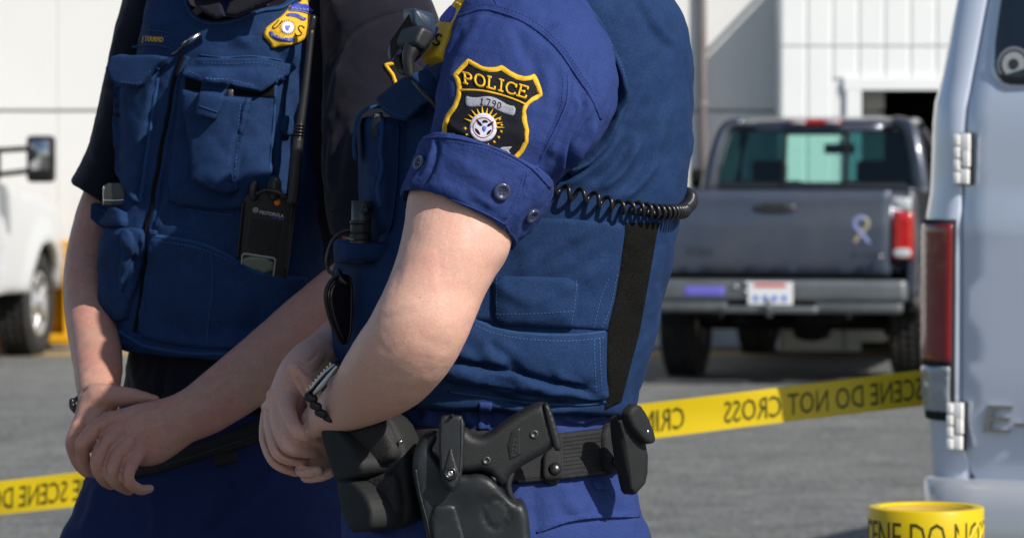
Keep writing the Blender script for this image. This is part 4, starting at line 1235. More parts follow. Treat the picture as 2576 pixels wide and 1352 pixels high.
for (x, y, a, s_) in ((800, 1178, -.25, 1.0), (829, 1189, -.3, 1.0), (770, 1156, .1, .9)):
    sb = Surf().add(*get_geo(body_b, offb))
    ca, sa = math.cos(a), math.sin(a)
    pl_ = [(x + s_ * (u * ca - v * sa), y + s_ * (u * sa + v * ca)) for u, v in ((-10, -6), (4, -7), (11, -3), (12, 3), (5, 7), (-10, 6))]
    V, F = patch(pl_, sb, .0005, 3, 4, rnd=2); q = MB(); q.add(V, F); q.build('fingernail', M['nail'], pb)

# ---------------- officer A (left, facing us)
DOFF = .16
mb = MB()
mb.add(*loft([(375, -30, 4.555, 425, -20, 4.555, .03), (315, 140, 4.55, 375, 150, 4.55, .035), (245, 400, 4.53, 315, 420, 4.53, .038), (200, 510, 4.515, 298, 530, 4.515, .048), (178, 585, 4.50, 292, 610, 4.50, .048),
              (163, 660, 4.475, 285, 680, 4.475, .047), (159, 725, 4.445, 286, 735, 4.445, .046), (164, 800, 4.40, 298, 805, 4.40, .043), (175, 870, 4.345, 306, 868, 4.345, .038),
              (186, 935, 4.285, 308, 920, 4.285, .032), (192, 985, 4.235, 300, 968, 4.235, .028), (196, 1010, 4.215, 292, 1000, 4.215, .028)], 44, 90, 2.1))
mb.add(*loft([(196, 1000, 4.21, 300, 980, 4.21, .027), (186, 1050, 4.20, 295, 1040, 4.20, .026), (172, 1090, 4.19, 280, 1090, 4.19, .023), (168, 1125, 4.185, 262, 1140, 4.185, .018)], 30, 30))
chain(mb, [(250, 1000, 4.195, 42), (295, 996, 4.18, 31), (335, 996, 4.172, 22), (362, 999, 4.170, 16), (392, 1003, 4.168, 10)])
chain(mb, [(200, 1075, 4.175, 24), (183, 1112, 4.17, 20), (186, 1138, 4.172, 18), (200, 1170, 4.178, 15), (216, 1190, 4.18, 11)])
chain(mb, [(215, 1090, 4.175, 22), (205, 1150, 4.17, 18), (225, 1185, 4.175, 14), (238, 1192, 4.18, 10)])
# left forearm and hand on top
mb.add(*loft([(845, -40, 4.30, 1000, -40, 4.30, .055), (840, 300, 4.29, 1010, 310, 4.29, .056), (850, 520, 4.27, 1010, 560, 4.27, .053), (858, 640, 4.25, 985, 770, 4.25, .05), (795, 695, 4.235, 890, 850, 4.235, .047), (715, 762, 4.22, 800, 912, 4.22, .045), (640, 828, 4.20, 735, 968, 4.20, .042),
              (575, 884, 4.18, 660, 1018, 4.18, .038), (518, 932, 4.165, 590, 1062, 4.165, .033), (470, 972, 4.15, 535, 1092, 4.15, .029), (428, 995, 4.145, 488, 1110, 4.145, .026), (380, 1008, 4.14, 452, 1135, 4.14, .026),
              (325, 1020, 4.135, 410, 1162, 4.135, .025), (280, 1036, 4.135, 372, 1172, 4.135, .022), (262, 1062, 4.137, 340, 1168, 4.137, .016)], 44, 110, 2.2))
chain(mb, [(300, 1050, 4.125, 24), (262, 1062, 4.115, 23), (218, 1101, 4.098, 21), (207, 1116, 4.096, 20), (211, 1150, 4.11, 17), (220, 1178, 4.125, 14), (224, 1186, 4.13, 11)])
chain(mb, [(300, 1085, 4.118, 24), (264, 1118, 4.100, 23), (246, 1158, 4.086, 21), (246, 1176, 4.087, 19), (262, 1206, 4.10, 16), (280, 1220, 4.115, 13)])
chain(mb, [(325, 1110, 4.115, 24), (294, 1148, 4.096, 22), (279, 1182, 4.083, 20), (281, 1198, 4.085, 18), (302, 1222, 4.10, 15), (325, 1234, 4.115, 12)])
chain(mb, [(350, 1132, 4.118, 24), (330, 1166, 4.10, 20), (320, 1194, 4.087, 19), (325, 1212, 4.087, 17), (352, 1230, 4.098, 15), (376, 1228, 4.11, 12)])
for (x, y, d, r) in ((270, 1050, 4.128, 20), (286, 1084, 4.118, 20), (315, 1112, 4.114, 19), (344, 1137, 4.115, 18)): ball(mb, x, y, d, r)
ha = P(585, -330, 4.44); ha[2] = 1.68
Ra = head(mb, ha, math.radians(-25), 1.0)
mb.add(*tube([P(590, -120, 4.45), P(560, 300, 4.45), P(560, 900, 4.45)], [.07, .09, .09], 20, 14)); mb.add(*tube([P(400, -10, 4.54), P(930, -10, 4.36)], .045, 16, 6))
body_a = remeshed(mb, 'body', [M['skin_a'], M['nail']], pa, .0018, 3)
offa = np.array(pa.location)
head_parts(Ra, pa, M['hair'], pa.location)
soften(body_a, offa, 140, 920, 345, 1065, 40)
carve(body_a, offa, [([(430, 1020), (360, 1040), (300, 1070)], 7, .0008, .5), ([(440, 1060), (370, 1075), (320, 1105)], 7, .0008, .5), ([(450, 1010), (520, 985), (600, 930)], 9, .001, .4), ([(350, 1172), (362, 1180), (372, 1170)], 6, -.0012, .2),
    ([(256, 1072), (246, 1112), (230, 1132), (228, 1160)], 4, -.003, 0), ([(284, 1110), (272, 1141), (263, 1169), (266, 1192), (286, 1219)], 4, -.003, 0), ([(314, 1138), (307, 1174), (304, 1199), (318, 1226)], 4, -.003, 0), ([(282, 1028), (262, 1044), (240, 1066)], 5, -.002, 0),
    ([(270, 1030), (285, 1020), (300, 1028)], 8, -.0012, .5), ([(480, 1040), (510, 1030), (530, 1045)], 14, .0012, .2)], .0005, 40, 9.)
DOFF = 0.0
# ------------------------------------------------------------------ clothes of officer B
SB = Surf()            # everything already worn, to lay the next layer on
def cloth(name, keys, m, par, nu=150, nv=160, e=2.4, strokes=(), ns=0, na=0, seed=0., cut=None, caps=False, surf=None, st=(1, 1, 1), extra=None, nfix=(0, -1, 0)):
    V, F = loft(keys, nu, nv, e, caps, caps, nfix=nfix)
    V = sculpt(V, F, strokes, ns, na, seed, st)
    if extra is not None: V = extra(V)
    if cut is not None:
        Q = proj(V); keep = ~cut(V, Q); F0 = F; F = [f for f in F if all(keep[i] for i in f)]
        rim = {i for f in F0 if not all(keep[i] for i in f) for i in f if keep[i]}
        cp_ = resample(np.array(neck_cut, float), 1.0)
        for i in rim:
            j = np.argmin(((cp_ - Q[i]) ** 2).sum(1))
            if V[i, 1] < 4.5 + DOFF and ((cp_[j] - Q[i]) ** 2).sum() < 150: V[i] = P(cp_[j][0], cp_[j][1], V[i, 1] - DOFF)
    mb = MB(); mb.add(V, F); o = mb.build(name, m, par)
    if surf is not None: surf.add(V, F)
    return o, V, F

vest_b, VBV, VBF = cloth('vest', [(1262, -150, 4.0, 1590, -150, 4.0, .13), (1205, -70, 4.0, 1655, -70, 4.0, .155), (1172, 0, 4.0, 1692, 0, 4.0, .17), (1135, 60, 4.0, 1724, 60, 4.0, .178),
    (1098, 130, 4.0, 1738, 130, 4.0, .182), (1050, 200, 4.0, 1741, 200, 4.0, .186), (985, 300, 4.0, 1741, 300, 4.0, .19), (960, 400, 4.0, 1735, 400, 4.0, .19), (952, 500, 4.0, 1720, 500, 4.0, .19),
    (940, 590, 4.0, 1702, 590, 4.0, .188), (905, 650, 4.0, 1690, 660, 4.0, .186), (880, 730, 4.0, 1671, 740, 4.0, .185), (876, 820, 4.0, 1652, 830, 4.0, .184), (885, 900, 4.0, 1628, 910, 4.0, .183),
    (905, 960, 4.0, 1604, 985, 4.0, .181), (915, 992, 4.0, 1594, 1022, 4.0, .178), (930, 1000, 4.0, 1585, 1030, 4.0, .165), (960, 998, 4.0, 1560, 1026, 4.0, .15)], M['vest'], pb, 220, 220, 2.5,
    [([(1560, 330), (1510, 400), (1440, 455), (1410, 470)], 11, .008, .6), ([(1610, 350), (1560, 430), (1500, 480)], 11, .008, .6), ([(1650, 400), (1600, 470), (1560, 500)], 12, .006, .6),
     ([(1640, 170), (1610, 240), (1560, 330)], 16, .004, .5), ([(1700, 250), (1660, 340), (1640, 420)], 14, .004, .5), ([(1600, -20), (1650, 60), (1700, 120)], 12, .004, .5),
     ([(1500, 560), (1420, 610), (1330, 665), (1290, 690)], 16, .0035, .4), ([(1510, 610), (1440, 650), (1370, 690)], 15, .0035, .4), ([(1520, 660), (1460, 700)], 14, .003, .4), ([(1400, 560), (1330, 610), (1300, 640)], 14, .0025, .4),
     ([(1120, 935), (1200, 955), (1330, 1000), (1450, 985)], 12, .007, .8), ([(1100, 905), (1250, 925), (1400, 965), (1520, 960)], 14, -.005, .6), ([(1250, 985), (1330, 975), (1450, 1010)], 9, .005, .8),
     ([(1680, 520), (1640, 620), (1600, 800)], 22, .003, .3), ([(960, 330), (975, 500), (960, 620)], 12, .003, .5)], 22, .0032, 1., surf=SB)
# shirt: body below the vest, sleeve, rolled cuff
shirt_b, V, F = cloth('shirt', [(965, 900, 4.0, 1570, 930, 4.0, .16), (945, 985, 4.0, 1560, 1000, 4.0, .158), (935, 1040, 4.0, 1562, 1050, 4.0, .158), (930, 1090, 4.0, 1575, 1090, 4.0, .158), (925, 1130, 4.0, 1580, 1130, 4.0, .155)], M['ripstop'], pb, 160, 60, 2.5,
    [([(1060, 1010), (1080, 1040), (1060, 1070)], 12, .006, .8), ([(1165, 1010), (1170, 1040), (1190, 1075)], 14, .008, .8), ([(1260, 1010), (1250, 1040), (1255, 1075)], 12, .006, .8), ([(1400, 1040), (1450, 1060), (1530, 1045)], 9, .005, .8), ([(1000, 1020), (1030, 1050)], 10, .006, .6)], 30, .003, 4., surf=SB)
slk = [(1235, -110, 3.95, 1360, -110, 3.95, .04), (1180, -30, 3.895, 1440, -40, 3.895, .066), (1152, 40, 3.845, 1500, 40, 3.845, .078), (1128, 110, 3.81, 1538, 120, 3.81, .084), (1108, 190, 3.785, 1556, 210, 3.785, .084), (1094, 270, 3.768, 1535, 305, 3.768, .082),
       (1083, 330, 3.760, 1480, 390, 3.760, .078), (1072, 380, 3.756, 1396, 462, 3.756, .073), (1052, 440, 3.750, 1340, 530, 3.750, .068), (1035, 480, 3.746, 1295, 585, 3.746, .064)]
def gap_shade(V): return V
sl_b, SLV, SLF = cloth('sleeve', slk, M['ripstop'], shirt_b, 200, 180, 2.3, nfix=(0, -1, .12), strokes=
    [([(1150, 42), (1215, 24), (1262, 34), (1330, 62), (1400, 120), (1450, 190), (1490, 250), (1512, 300)], 5, -.0022, -1.0), ([(1215, 40), (1170, 110), (1140, 180), (1128, 260)], 14, .003, .5), ([(1160, 70), (1130, 140), (1115, 210)], 9, -.003, .5),
     ([(1330, 120), (1345, 190), (1350, 260)], 16, -.0028, .4), ([(1395, 160), (1400, 230), (1395, 300)], 13, -.0028, .4), ([(1462, 230), (1470, 270), (1445, 340), (1428, 400), (1420, 450)], 10, -.008, .9), ([(1500, 300), (1480, 350), (1450, 400), (1440, 440)], 9, .006, .8),
     ([(1290, 60), (1310, 110), (1320, 160)], 12, -.002, .3), ([(1490, 120), (1490, 200), (1505, 270)], 12, -.003, .6), ([(1440, 260), (1400, 340), (1380, 400)], 13, .0035, .5), ([(1120, 300), (1140, 320), (1200, 345)], 10, .003, .5), ([(1085, 300), (1110, 330), (1150, 350)], 8, -.003, .4)], ns=30, na=.0024, seed=2., surf=SB)
cfk = [(1085, 385, 3.748, 1368, 488, 3.748, .074), (1071, 351, 3.750, 1386, 470, 3.750, .080), (1063, 352, 3.749, 1390, 474, 3.749, .085), (1050, 375, 3.748, 1388, 499, 3.748, .087), (1034, 420, 3.746, 1370, 535, 3.746, .087), (1019, 455, 3.744, 1338, 578, 3.744, .086),
       (1009, 480, 3.743, 1300, 614, 3.743, .084), (1011, 488, 3.743, 1296, 620, 3.743, .081), (1022, 482, 3.744, 1284, 608, 3.744, .075), (1036, 440, 3.748, 1310, 560, 3.748, .070)]
SLS = Surf().add(SLV, SLF)
cuff_b, CFV, CFF = cloth('cuff', cfk, M['ripstop'], shirt_b, 180, 110, 2.3, nfix=(0, -1, .25), strokes=[([(1098, 345), (1100, 380), (1085, 430), (1045, 480)], 6, -.004, .9), ([(1075, 360), (1078, 400), (1052, 440), (1030, 480)], 6, .003, .8), ([(1330, 425), (1315, 500), (1275, 562)], 4, -.002, -.6), ([(1350, 440), (1340, 520), (1310, 590)], 12, -.003, .4), ([(1150, 400), (1200, 440), (1250, 480)], 22, .0022, .5), ([(1180, 480), (1240, 520)], 12, .002, .5)], ns=45, na=.0018, seed=6., surf=SB)
# seams on sleeve and cuff
def stitch_part(name, lines, surf, m, par, **k):
    mb = MB()
    for l in lines: stitches(mb, l, surf, **k)
    if mb.n: return tag(mb.build(name, m, par), kind='stuff')
seam = MB()
for l in ([(1150, 42), (1215, 24), (1262, 33), (1330, 62), (1400, 120), (1450, 190), (1490, 250), (1512, 300)],): seam.add(*ribbon(l, 7, SB, .0012))
seam.build('shoulder_seam', M['ripstop_edge'], shirt_b)
seam = MB(); seam.add(*ribbon([(1250, 14), (1240, -10), (1236, -30)], 4, SB, .0008)); seam.build('yoke_seam', M['ripstop_edge'], shirt_b)
seam = MB(); seam.add(*ribbon([(1430, 180), (1425, 260), (1395, 330), (1370, 380), (1350, 425)], 6, SB, .001)); seam.build('sleeve_seam', M['ripstop_edge'], shirt_b)
seam = MB(); seam.add(*ribbon([(1072, 349), (1098, 345), (1150, 349), (1210, 362), (1262, 380), (1305, 402), (1340, 425), (1384, 472)], 7, SB, .0014)); seam.build('cuff_edge', M['ripstop_edge'], shirt_b)
seam = MB(); seam.add(*ribbon([(1328, 425), (1316, 480), (1297, 525), (1268, 566)], 7, SB, .0012)); seam.build('cuff_seam', M['ripstop_edge'], shirt_b)
seam = MB(); seam.add(*ribbon([(1014, 483), (1040, 491), (1085, 494), (1140, 504), (1200, 527), (1250, 552), (1275, 570), (1290, 606)], 5, SB, .001)); seam.build('cuff_hem', M['ripstop_edge'], shirt_b)
stitch_part('stitching', [[(1160, 30), (1215, 12), (1265, 20), (1335, 48), (1408, 108), (1458, 178), (1500, 244)], [(1442, 195), (1436, 262), (1404, 336), (1378, 388)], [(1417, 195), (1412, 262), (1385, 330), (1358, 390)], [(1080, 357), (1150, 358), (1210, 371), (1260, 389), (1325, 424)], [(1318, 428), (1305, 480), (1286, 522), (1262, 556)]], SB, M['ripstop_edge'], shirt_b)
# buttons
def button(px, py, rpx, surf, par, holes=True, m=None):
    B, N = surf(np.array([(px, py), (px + 8, py), (px - 8, py), (px, py + 8), (px, py - 8)])); n = N.mean(0); n /= np.linalg.norm(n); c = B[0]
    r = pxr(rpx, c[1]); mb = MB()
    mb.add(*disc(c, n, r, [(.95, -.002), (1, .0015), (.97, .0035), (.85, .0048), (.62, .0046), (.50, .0032), (.02, .0030)], 28))
    bt = mb.build('button', m or M['btn'], par)
    a = np.cross(n, (0, 0, 1.0)); a /= np.linalg.norm(a); b = np.cross(n, a); mb = MB()
    for i, j in ((1, 1), (1, -1), (-1, 1), (-1, -1)): mb.add(*disc(c + (a * i + b * j) * r * .20 + n * .0031, n, r * .11, [(1, 0), (1, .0003), (.05, .0003)], 8))
    mb.build('button_holes', M['gloss_black'], par)
M['btn'] = mat('navy_button', (.035, .045, .095), .25, .5, coat=.3)
button(1262, 481, 23, SB, shirt_b); button(1058, 411, 20, SB, shirt_b); button(1336, 540, 21, SB, shirt_b)

# shoulder patch
A_ = lambda x, y: (1046.5 + x * .2441, 120.75 + y * .2441)
po = [A_(*p) for p in ((540, 140), (470, 210), (405, 282), (435, 330), (453, 400), (442, 500), (408, 600), (335, 700), (300, 800), (298, 900), (330, 1000), (1000, 1150), (1085, 1060), (1135, 960), (1140, 850), (1115, 750), (1108, 660), (1130, 590), (1200, 530), (1285, 480), (1255, 390), (1212, 295), (1180, 312), (1110, 320), (1040, 305), (960, 262), (880, 208), (830, 226), (760, 228), (690, 218), (620, 185))]
mb = MB(); mb.add(*patch(po, SLS, .0012, 4, 6, rnd=0)); V, F = mb.arr(); mb.build('shoulder_patch', M['patch_black'], shirt_b); SLS.add(V, F)
mb = MB(); mb.add(*ribbon(po[11:] + po[:11], 11, SLS, .0022, 4, closed=True)); mb.build('patch_border', M['gold'], shirt_b)
mb = MB(); mb.add(*ribbon([A_(*p) for p in ((462, 436), (600, 436), (700, 446), (800, 466), (900, 492), (1010, 530), (1132, 582))], 5.5, SLS, .0016, 4)); mb.build('patch_line', M['gold'], shirt_b)
# slab-serif POLICE, drawn stroke by stroke in a 0..1 letter box
GL = {'P': [[(.2, 0), (.2, 1)], [(.0, 0), (.45, 0)], [(.0, 1), (.2, 1)], [(.2, 1), (.6, 1), (.82, .86), (.82, .62), (.6, .48), (.2, .48)]],
      'O': [[(.5, 1), (.2, .9), (.05, .5), (.2, .1), (.5, 0), (.8, .1), (.95, .5), (.8, .9), (.5, 1)]],
      'L': [[(.25, 0), (.25, 1)], [(.05, 1), (.48, 1)], [(.05, 0), (.85, 0), (.85, .28)]],
      'I': [[(.5, 0), (.5, 1)], [(.2, 0), (.8, 0)], [(.2, 1), (.8, 1)]],
      'C': [[(.88, .68), (.86, .86), (.55, 1), (.22, .9), (.06, .5), (.22, .1), (.55, 0), (.8, .08), (.92, .24)], [(.88, .68), (.88, 1)]],
      'E': [[(.22, 0), (.22, 1)], [(.02, 0), (.88, 0), (.88, .26)], [(.02, 1), (.84, 1), (.84, .76)], [(.22, .52), (.62, .52)], [(.62, .40), (.62, .64)]],
      '1': [[(.5, 0), (.5, 1), (.25, .8)], [(.2, 0), (.8, 0)]], '7': [[(.1, .85), (.1, 1), (.85, 1), (.45, 0)]],
      '9': [[(.85, .65), (.6, .45), (.3, .5), (.15, .7), (.3, .95), (.6, 1), (.85, .8), (.85, .5), (.65, .1), (.3, 0)]], '0': [[(.5, 1), (.2, .85), (.15, .5), (.2, .15), (.5, 0), (.8, .15), (.85, .5), (.8, .85), (.5, 1)]]}
def stroke_text(mb, txt, pos, w, surf, h=.0018, smooth_big=True):
    """pos: one (x, y, ux, uy, vx, vy) per letter: base-left corner, width vector, height vector"""
    for ch, q in zip(txt, pos):
        x, y, ux, uy, vx, vy = q
        for st in GL[ch]:
            pts = np.array([(x + a * ux + b * vx, y + a * uy + b * vy) for a, b in st])
            mb.add(*ribbon(pts, w, surf, h, 3.0, smooth=len(st) > 5, skirt=.0005))
lets = [((490, 362), (590, 385), (-8, -108)), ((603, 380), (710, 408), (2, -112)), ((722, 405), (825, 432), (8, -112)), ((828, 430), (915, 458), (10, -112)), ((915, 455), (1030, 490), (18, -110)), ((1030, 488), (1140, 520), (32, -110))]
pos = []
for b0, b1, v in lets:
    p0 = np.array(A_(*b0)); p1 = np.array(A_(*b1)); vv = np.array(v) * .2441
    pos.append((p0[0], p0[1], p1[0] - p0[0], p1[1] - p0[1], vv[0], vv[1]))
for ch, q in zip('POLICE', pos):
    mb = MB(); stroke_text(mb, ch, [q], 5.6, SLS); tag(mb.build('letter', M['gold'], shirt_b))
rb = [A_(*p) for p in ((512, 488), (560, 508), (640, 510), (720, 495), (800, 505), (880, 545), (950, 590), (1030, 600), (1016, 702), (950, 690), (850, 650), (790, 615), (720, 596), (640, 606), (560, 612), (506, 590))]
mb = MB(); mb.add(*patch(rb, SLS, .001, 3, 4, rnd=1)); V, F = mb.arr(); mb.build('patch_scroll', M['silver_thread'], shirt_b); SLS.add(V, F)
mb = MB()
for ch, (x, y) in zip('1790', ((655, 575), (722, 585), (778, 598), (832, 615))):
    p0 = A_(x, y); stroke_text(mb, ch, [(p0[0], p0[1], 42 * .2441, 14 * .2441, 10 * .2441, -62 * .2441)], 2.4, SLS, .0008)
mb.build('scroll_digits', M['patch_black'], shirt_b)
sc_ = np.array(A_(693, 820)); mb = MB()
for k in range(11):
    a = math.radians(205 + k * 15.5); u = np.array((math.cos(a), math.sin(a))); r0, r1 = 30, 53 if k % 2 == 0 else 50
    n = np.array((-u[1], u[0])) * 3.6; c0 = sc_ + u * r0 * np.array((.95, 1.05)); c1 = sc_ + u * r1
    mb.add(*patch([c0 - n, c1 - n * .15, c1 + n * .15, c0 + n], SLS, .0012, 2, 3, rnd=0))
mb.build('sun_rays', M['gold'], shirt_b)
el = [sc_ + np.array((34.5 * math.cos(t), 37 * math.sin(t))) for t in np.linspace(0, 2 * math.pi, 26)[:-1]]
mb = MB(); mb.add(*patch(el, SLS, .0016, 4, 4, rnd=0)); V, F = mb.arr(); mb.build('patch_seal', M['white_thread'], shirt_b); SLS.add(V, F)
mb = MB(); mb.add(*ribbon([sc_ + np.array((25 * math.cos(t), 25 * math.sin(t))) for t in np.linspace(0, 2 * math.pi, 30)[:-1]], 2.2, SLS, .0006, 4, closed=True)); mb.build('seal_ring', M['red_thread'], shirt_b)
S_ = lambda pts: [A_(*p) for p in pts]
mb = MB()
for pl_ in ([(622, 722), (648, 752), (672, 772), (690, 800), (668, 806), (640, 785), (626, 755)], [(800, 750), (772, 768), (748, 778), (728, 804), (748, 812), (778, 796), (796, 775)], [(682, 745), (718, 740), (742, 752), (738, 772), (712, 766), (690, 775)],
            [(606, 822), (628, 832), (652, 858), (668, 900), (636, 884), (614, 856)], [(782, 836), (762, 842), (736, 862), (722, 902), (752, 890), (772, 866)]):
    mb.add(*patch(S_(pl_), SLS, .0008, 2, 3, rnd=1))
mb.build('seal_eagle', M['patch_black'], shirt_b)
mb = MB(); mb.add(*patch(S_([(682, 806), (705, 800), (728, 808), (724, 842), (702, 868), (684, 842)]), SLS, .0008, 2, 3, rnd=1)); mb.build('seal_shield', M['blue_print'], shirt_b)
mb = MB()
for k in range(12):
    a = math.radians(-28 + k * 20.5); c = sc_ + np.array((math.cos(a) * 46, math.sin(a) * 45))
    if k > 10: continue
    s5 = [c + (5.2 if i % 2 == 0 else 2.3) * np.array((math.cos(i * math.pi / 5 + k), math.sin(i * math.pi / 5 + k))) for i in range(10)]
    mb.add(*patch(s5, SLS, .0012, 1.5, 3, rnd=0))
mb.build('stars', M['gold'], shirt_b)
mb = MB(); mb.add(*patch(S_([(845, 1050), (885, 1020), (990, 1015), (955, 1060), (990, 1105), (910, 1112), (880, 1075)]), SLS, .001, 2, 4, rnd=0)); mb.add(*patch(S_([(378, 870), (460, 915), (440, 935), (395, 930)]), SLS, .001, 2, 4, rnd=0)); mb.build('lower_scroll', M['silver_thread'], shirt_b)

# vest details of B
arm_edge = [(1412, -8), (1462, 30), (1502, 76), (1526, 122), (1546, 168), (1556, 210), (1554, 255), (1541, 300), (1512, 345), (1470, 400), (1428, 440)]
SBv = Surf().add(VBV, VBF)
def edge_map(Q):
    B, N = SBv(Q); return B, N
mb = MB(); mb.add(*ribbon([(x + 6, y) for x, y in arm_edge], 17, SBv, .016, 6)); mb.build('armhole_binding', M['vest'], vest_b)
stitch_part('stitching', [[(x + 20, y + 2) for x, y in arm_edge], [(1213, 548), (1380, 555), (1560, 562)]], SBv, M['stitch'], vest_b)
# velcro strip on the flank, side panel, pockets
mb = MB(); mb.add(*patch([(1572, 560), (1660, 560), (1651, 590), (1637, 676), (1609, 830), (1580, 940), (1562, 1010), (1520, 1030), (1526, 950), (1525, 830), (1545, 750), (1557, 676)], SBv, .002, 4, 9, rnd=0)); V, F = mb.arr(); mb.build('velcro_strip', M['velcro'], vest_b); SB.add(V, F)
mb = MB(); mb.add(*patch([(1205, 545), (1400, 548), (1571, 560), (1570, 590), (1558, 676), (1546, 750), (1526, 830), (1140, 800), (1120, 700), (1180, 640)], SBv, .003, 4, 12, rnd=0)); V, F = mb.arr(); mb.build('side_panel', M['vest'], vest_b)
SBp = Surf().add(VBV, VBF).add(V, F)
def wr(Q, d, L=()):
    H = np.zeros(len(Q))
    for pl_, w, a in L:
        dd, sd, par = seg_dist(Q, curve2(pl_, 12)); dd = dd * sd
        H += a * (np.exp(-(dd / w) ** 2) - .6 * np.exp(-((dd - 1.5 * w) / w) ** 2))
    return H
mb = MB(); mb.add(*patch([(1240, 693), (1330, 694), (1458, 698), (1456, 760), (1450, 800), (1442, 830), (1330, 822), (1246, 818), (1238, 760)], SBp, .004, 6, 8, dome=.006, rnd=1, extra=lambda Q, d: wr(Q, d, [([(1270, 730), (1340, 760), (1420, 720)], 14, .0012)]))); V, F = mb.arr(); mb.build('inner_pocket', M['vest'], vest_b); SBp.add(V, F)
pk = [(1135, 786), (1196, 803), (1240, 822), (1303, 835), (1378, 840), (1452, 840), (1524, 832), (1523, 920), (1526, 985), (1512, 1008), (1450, 1000), (1330, 992), (1230, 970), (1120, 950), (1060, 930)]
mb = MB(); mb.add(*patch(pk, SBp, .005, 6, 8, dome=.008, rnd=0, wob=.002, extra=lambda Q, d: wr(Q, d, [([(1090, 905), (1250, 925), (1390, 960), (1500, 985)], 13, -.006), ([(1240, 870), (1290, 910), (1320, 950)], 12, -.004), ([(1130, 870), (1200, 900), (1260, 905)], 14, .004), ([(1400, 940), (1450, 960), (1510, 990)], 9, .004)]))); V, F = mb.arr(); mb.build('side_pocket', M['vest'], vest_b); SBp.add(V, F)
mb = MB(); mb.add(*ribbon([(1150, 790), (1196, 804), (1240, 823), (1303, 836), (1378, 841), (1452, 841), (1522, 833)], 6, SBp, .0015, 5)); mb.build('pocket_edge', M['vest_edge'], vest_b)
stitch_part('stitching', [[(1196, 818), (1240, 836), (1303, 850), (1378, 856), (1452, 856), (1520, 848)], [(1494, 855), (1496, 920), (1500, 985)], [(1508, 850), (1510, 920), (1514, 980)], [(1250, 700), (1250, 760), (1254, 812)], [(1450, 705), (1446, 760), (1436, 820)], [(1246, 790), (1340, 788), (1446, 782)], [(1552, 690), (1535, 770), (1512, 828)], [(1530, 700), (1508, 760), (1492, 830)]], SBp, M['stitch'], vest_b)
mb = MB(); mb.add(*ribbon([(1130, 985), (1242, 1000), (1328, 1012), (1413, 1016), (1480, 1016), (1522, 1010)], 8, SBp, .002, 6)); mb.build('hem_binding', M['vest_edge'], vest_b)

# trousers and boots of B
tr_b, TBV, TBF = cloth('trousers', [(905, 1030, 4.0, 1575, 1030, 4.0, .15), (890, 1110, 4.0, 1583, 1110, 4.0, .156), (868, 1200, 4.0, 1596, 1200, 4.0, .17), (858, 1280, 4.0, 1612, 1280, 4.0, .178), (862, 1360, 4.0, 1636, 1352, 4.0, .18), (880, 1500, 4.0, 1640, 1500, 4.0, .18), (930, 1620, 4.0, 1590, 1620, 4.0, .175)], M['ripstop'], pb, 200, 110, 2.4,
    [([(1350, 1335), (1420, 1310), (1500, 1298), (1600, 1296)], 5, .004, .8), ([(1500, 1205), (1560, 1260), (1600, 1340)], 18, .004, .5), ([(1340, 1230), (1345, 1290), (1350, 1350)], 12, -.004, .5), ([(1420, 1215), (1430, 1260), (1470, 1300)], 16, .003, .4), ([(930, 1330), (960, 1345), (990, 1352)], 12, .004, .4)], 25, .0025, 12., surf=SB)
lg = MB()
for dz, x0 in ((3.89, 1180), (4.11, 1320)):
    g = P(x0, 676, dz); x = g[0]
    lg.add(*tube([(x + .02, dz, .78), (x + .02, dz, .5), (x + .03, dz + .0, .12)], [.105, .08, .075], 24, 20, ends='flat'))
lg.build('trouser_legs', M['ripstop'], pb)
mb = MB()
for dz, x0 in ((3.89, 1180), (4.11, 1320)):
    x = P(x0, 676, dz)[0]
    mb.add(*rbox((x - .05, dz, .05), (.30, .10, .10), .045, 3)); mb.add(*tube([(x + .03, dz, .06), (x + .03, dz, .20)], .062, 16))
mb.build('boots', M['boot'], pb)
mb = MB(); mb.add(*patch([(1483, 1205), (1505, 1212), (1525, 1225), (1521, 1232), (1500, 1232), (1488, 1222)], SB, .004, 3, 4, rnd=1)); mb.build('belt_loop', M['ripstop_edge'], tr_b)
mb = MB(); mb.add(*ribbon([(1350, 1338), (1420, 1312), (1500, 1299), (1608, 1297)], 6, SB, .0016)); mb.build('pocket_welt', M['ripstop_edge'], tr_b)
mb = MB(); mb.add(*patch([(1205, 1010), (1238, 1012), (1234, 1080), (1200, 1080)], SB, .004, 4, 6, rnd=0)); mb.build('shirt_placket', M['ripstop'], shirt_b)
mb = MB(); 
for xx in (1212, 1226): stitches(mb, [(xx, 1012), (xx - 3, 1076)], SB)
tag(mb.build('stitching', M['ripstop_edge'], shirt_b), kind='stuff')

# ------------------------------------------------------------------ clothes of officer A
SA = Surf()
DOFF = .16
neck_cut = [(400, -400), (468, -20), (483, 28), (503, 45), (526, 54), (551, 54), (586, 48), (623, 33), (661, 20), (711, 11), (760, -30), (800, -400)]
shirt_a, V, F = cloth('shirt', [(440, -150, 4.46, 760, -150, 4.36, .08), (410, -60, 4.48, 850, -60, 4.36, .10), (400, 60, 4.49, 880, 60, 4.36, .11), (390, 300, 4.49, 870, 300, 4.36, .11), (370, 700, 4.48, 860, 700, 4.38, .11),
     (350, 870, 4.47, 840, 880, 4.38, .118), (335, 960, 4.47, 835, 960, 4.38, .125), (310, 1060, 4.46, 850, 1050, 4.38, .13), (270, 1160, 4.46, 870, 1130, 4.38, .135)], M['black_shirt'], pa, 140, 140, 2.3, [([(420, 890), (410, 950), (400, 1000)], 8, -.004, .6), ([(330, 870), (340, 950), (350, 1010)], 14, .004, .4), ([(500, 890), (490, 950)], 10, .003, .5)], 25, .003, 5.)
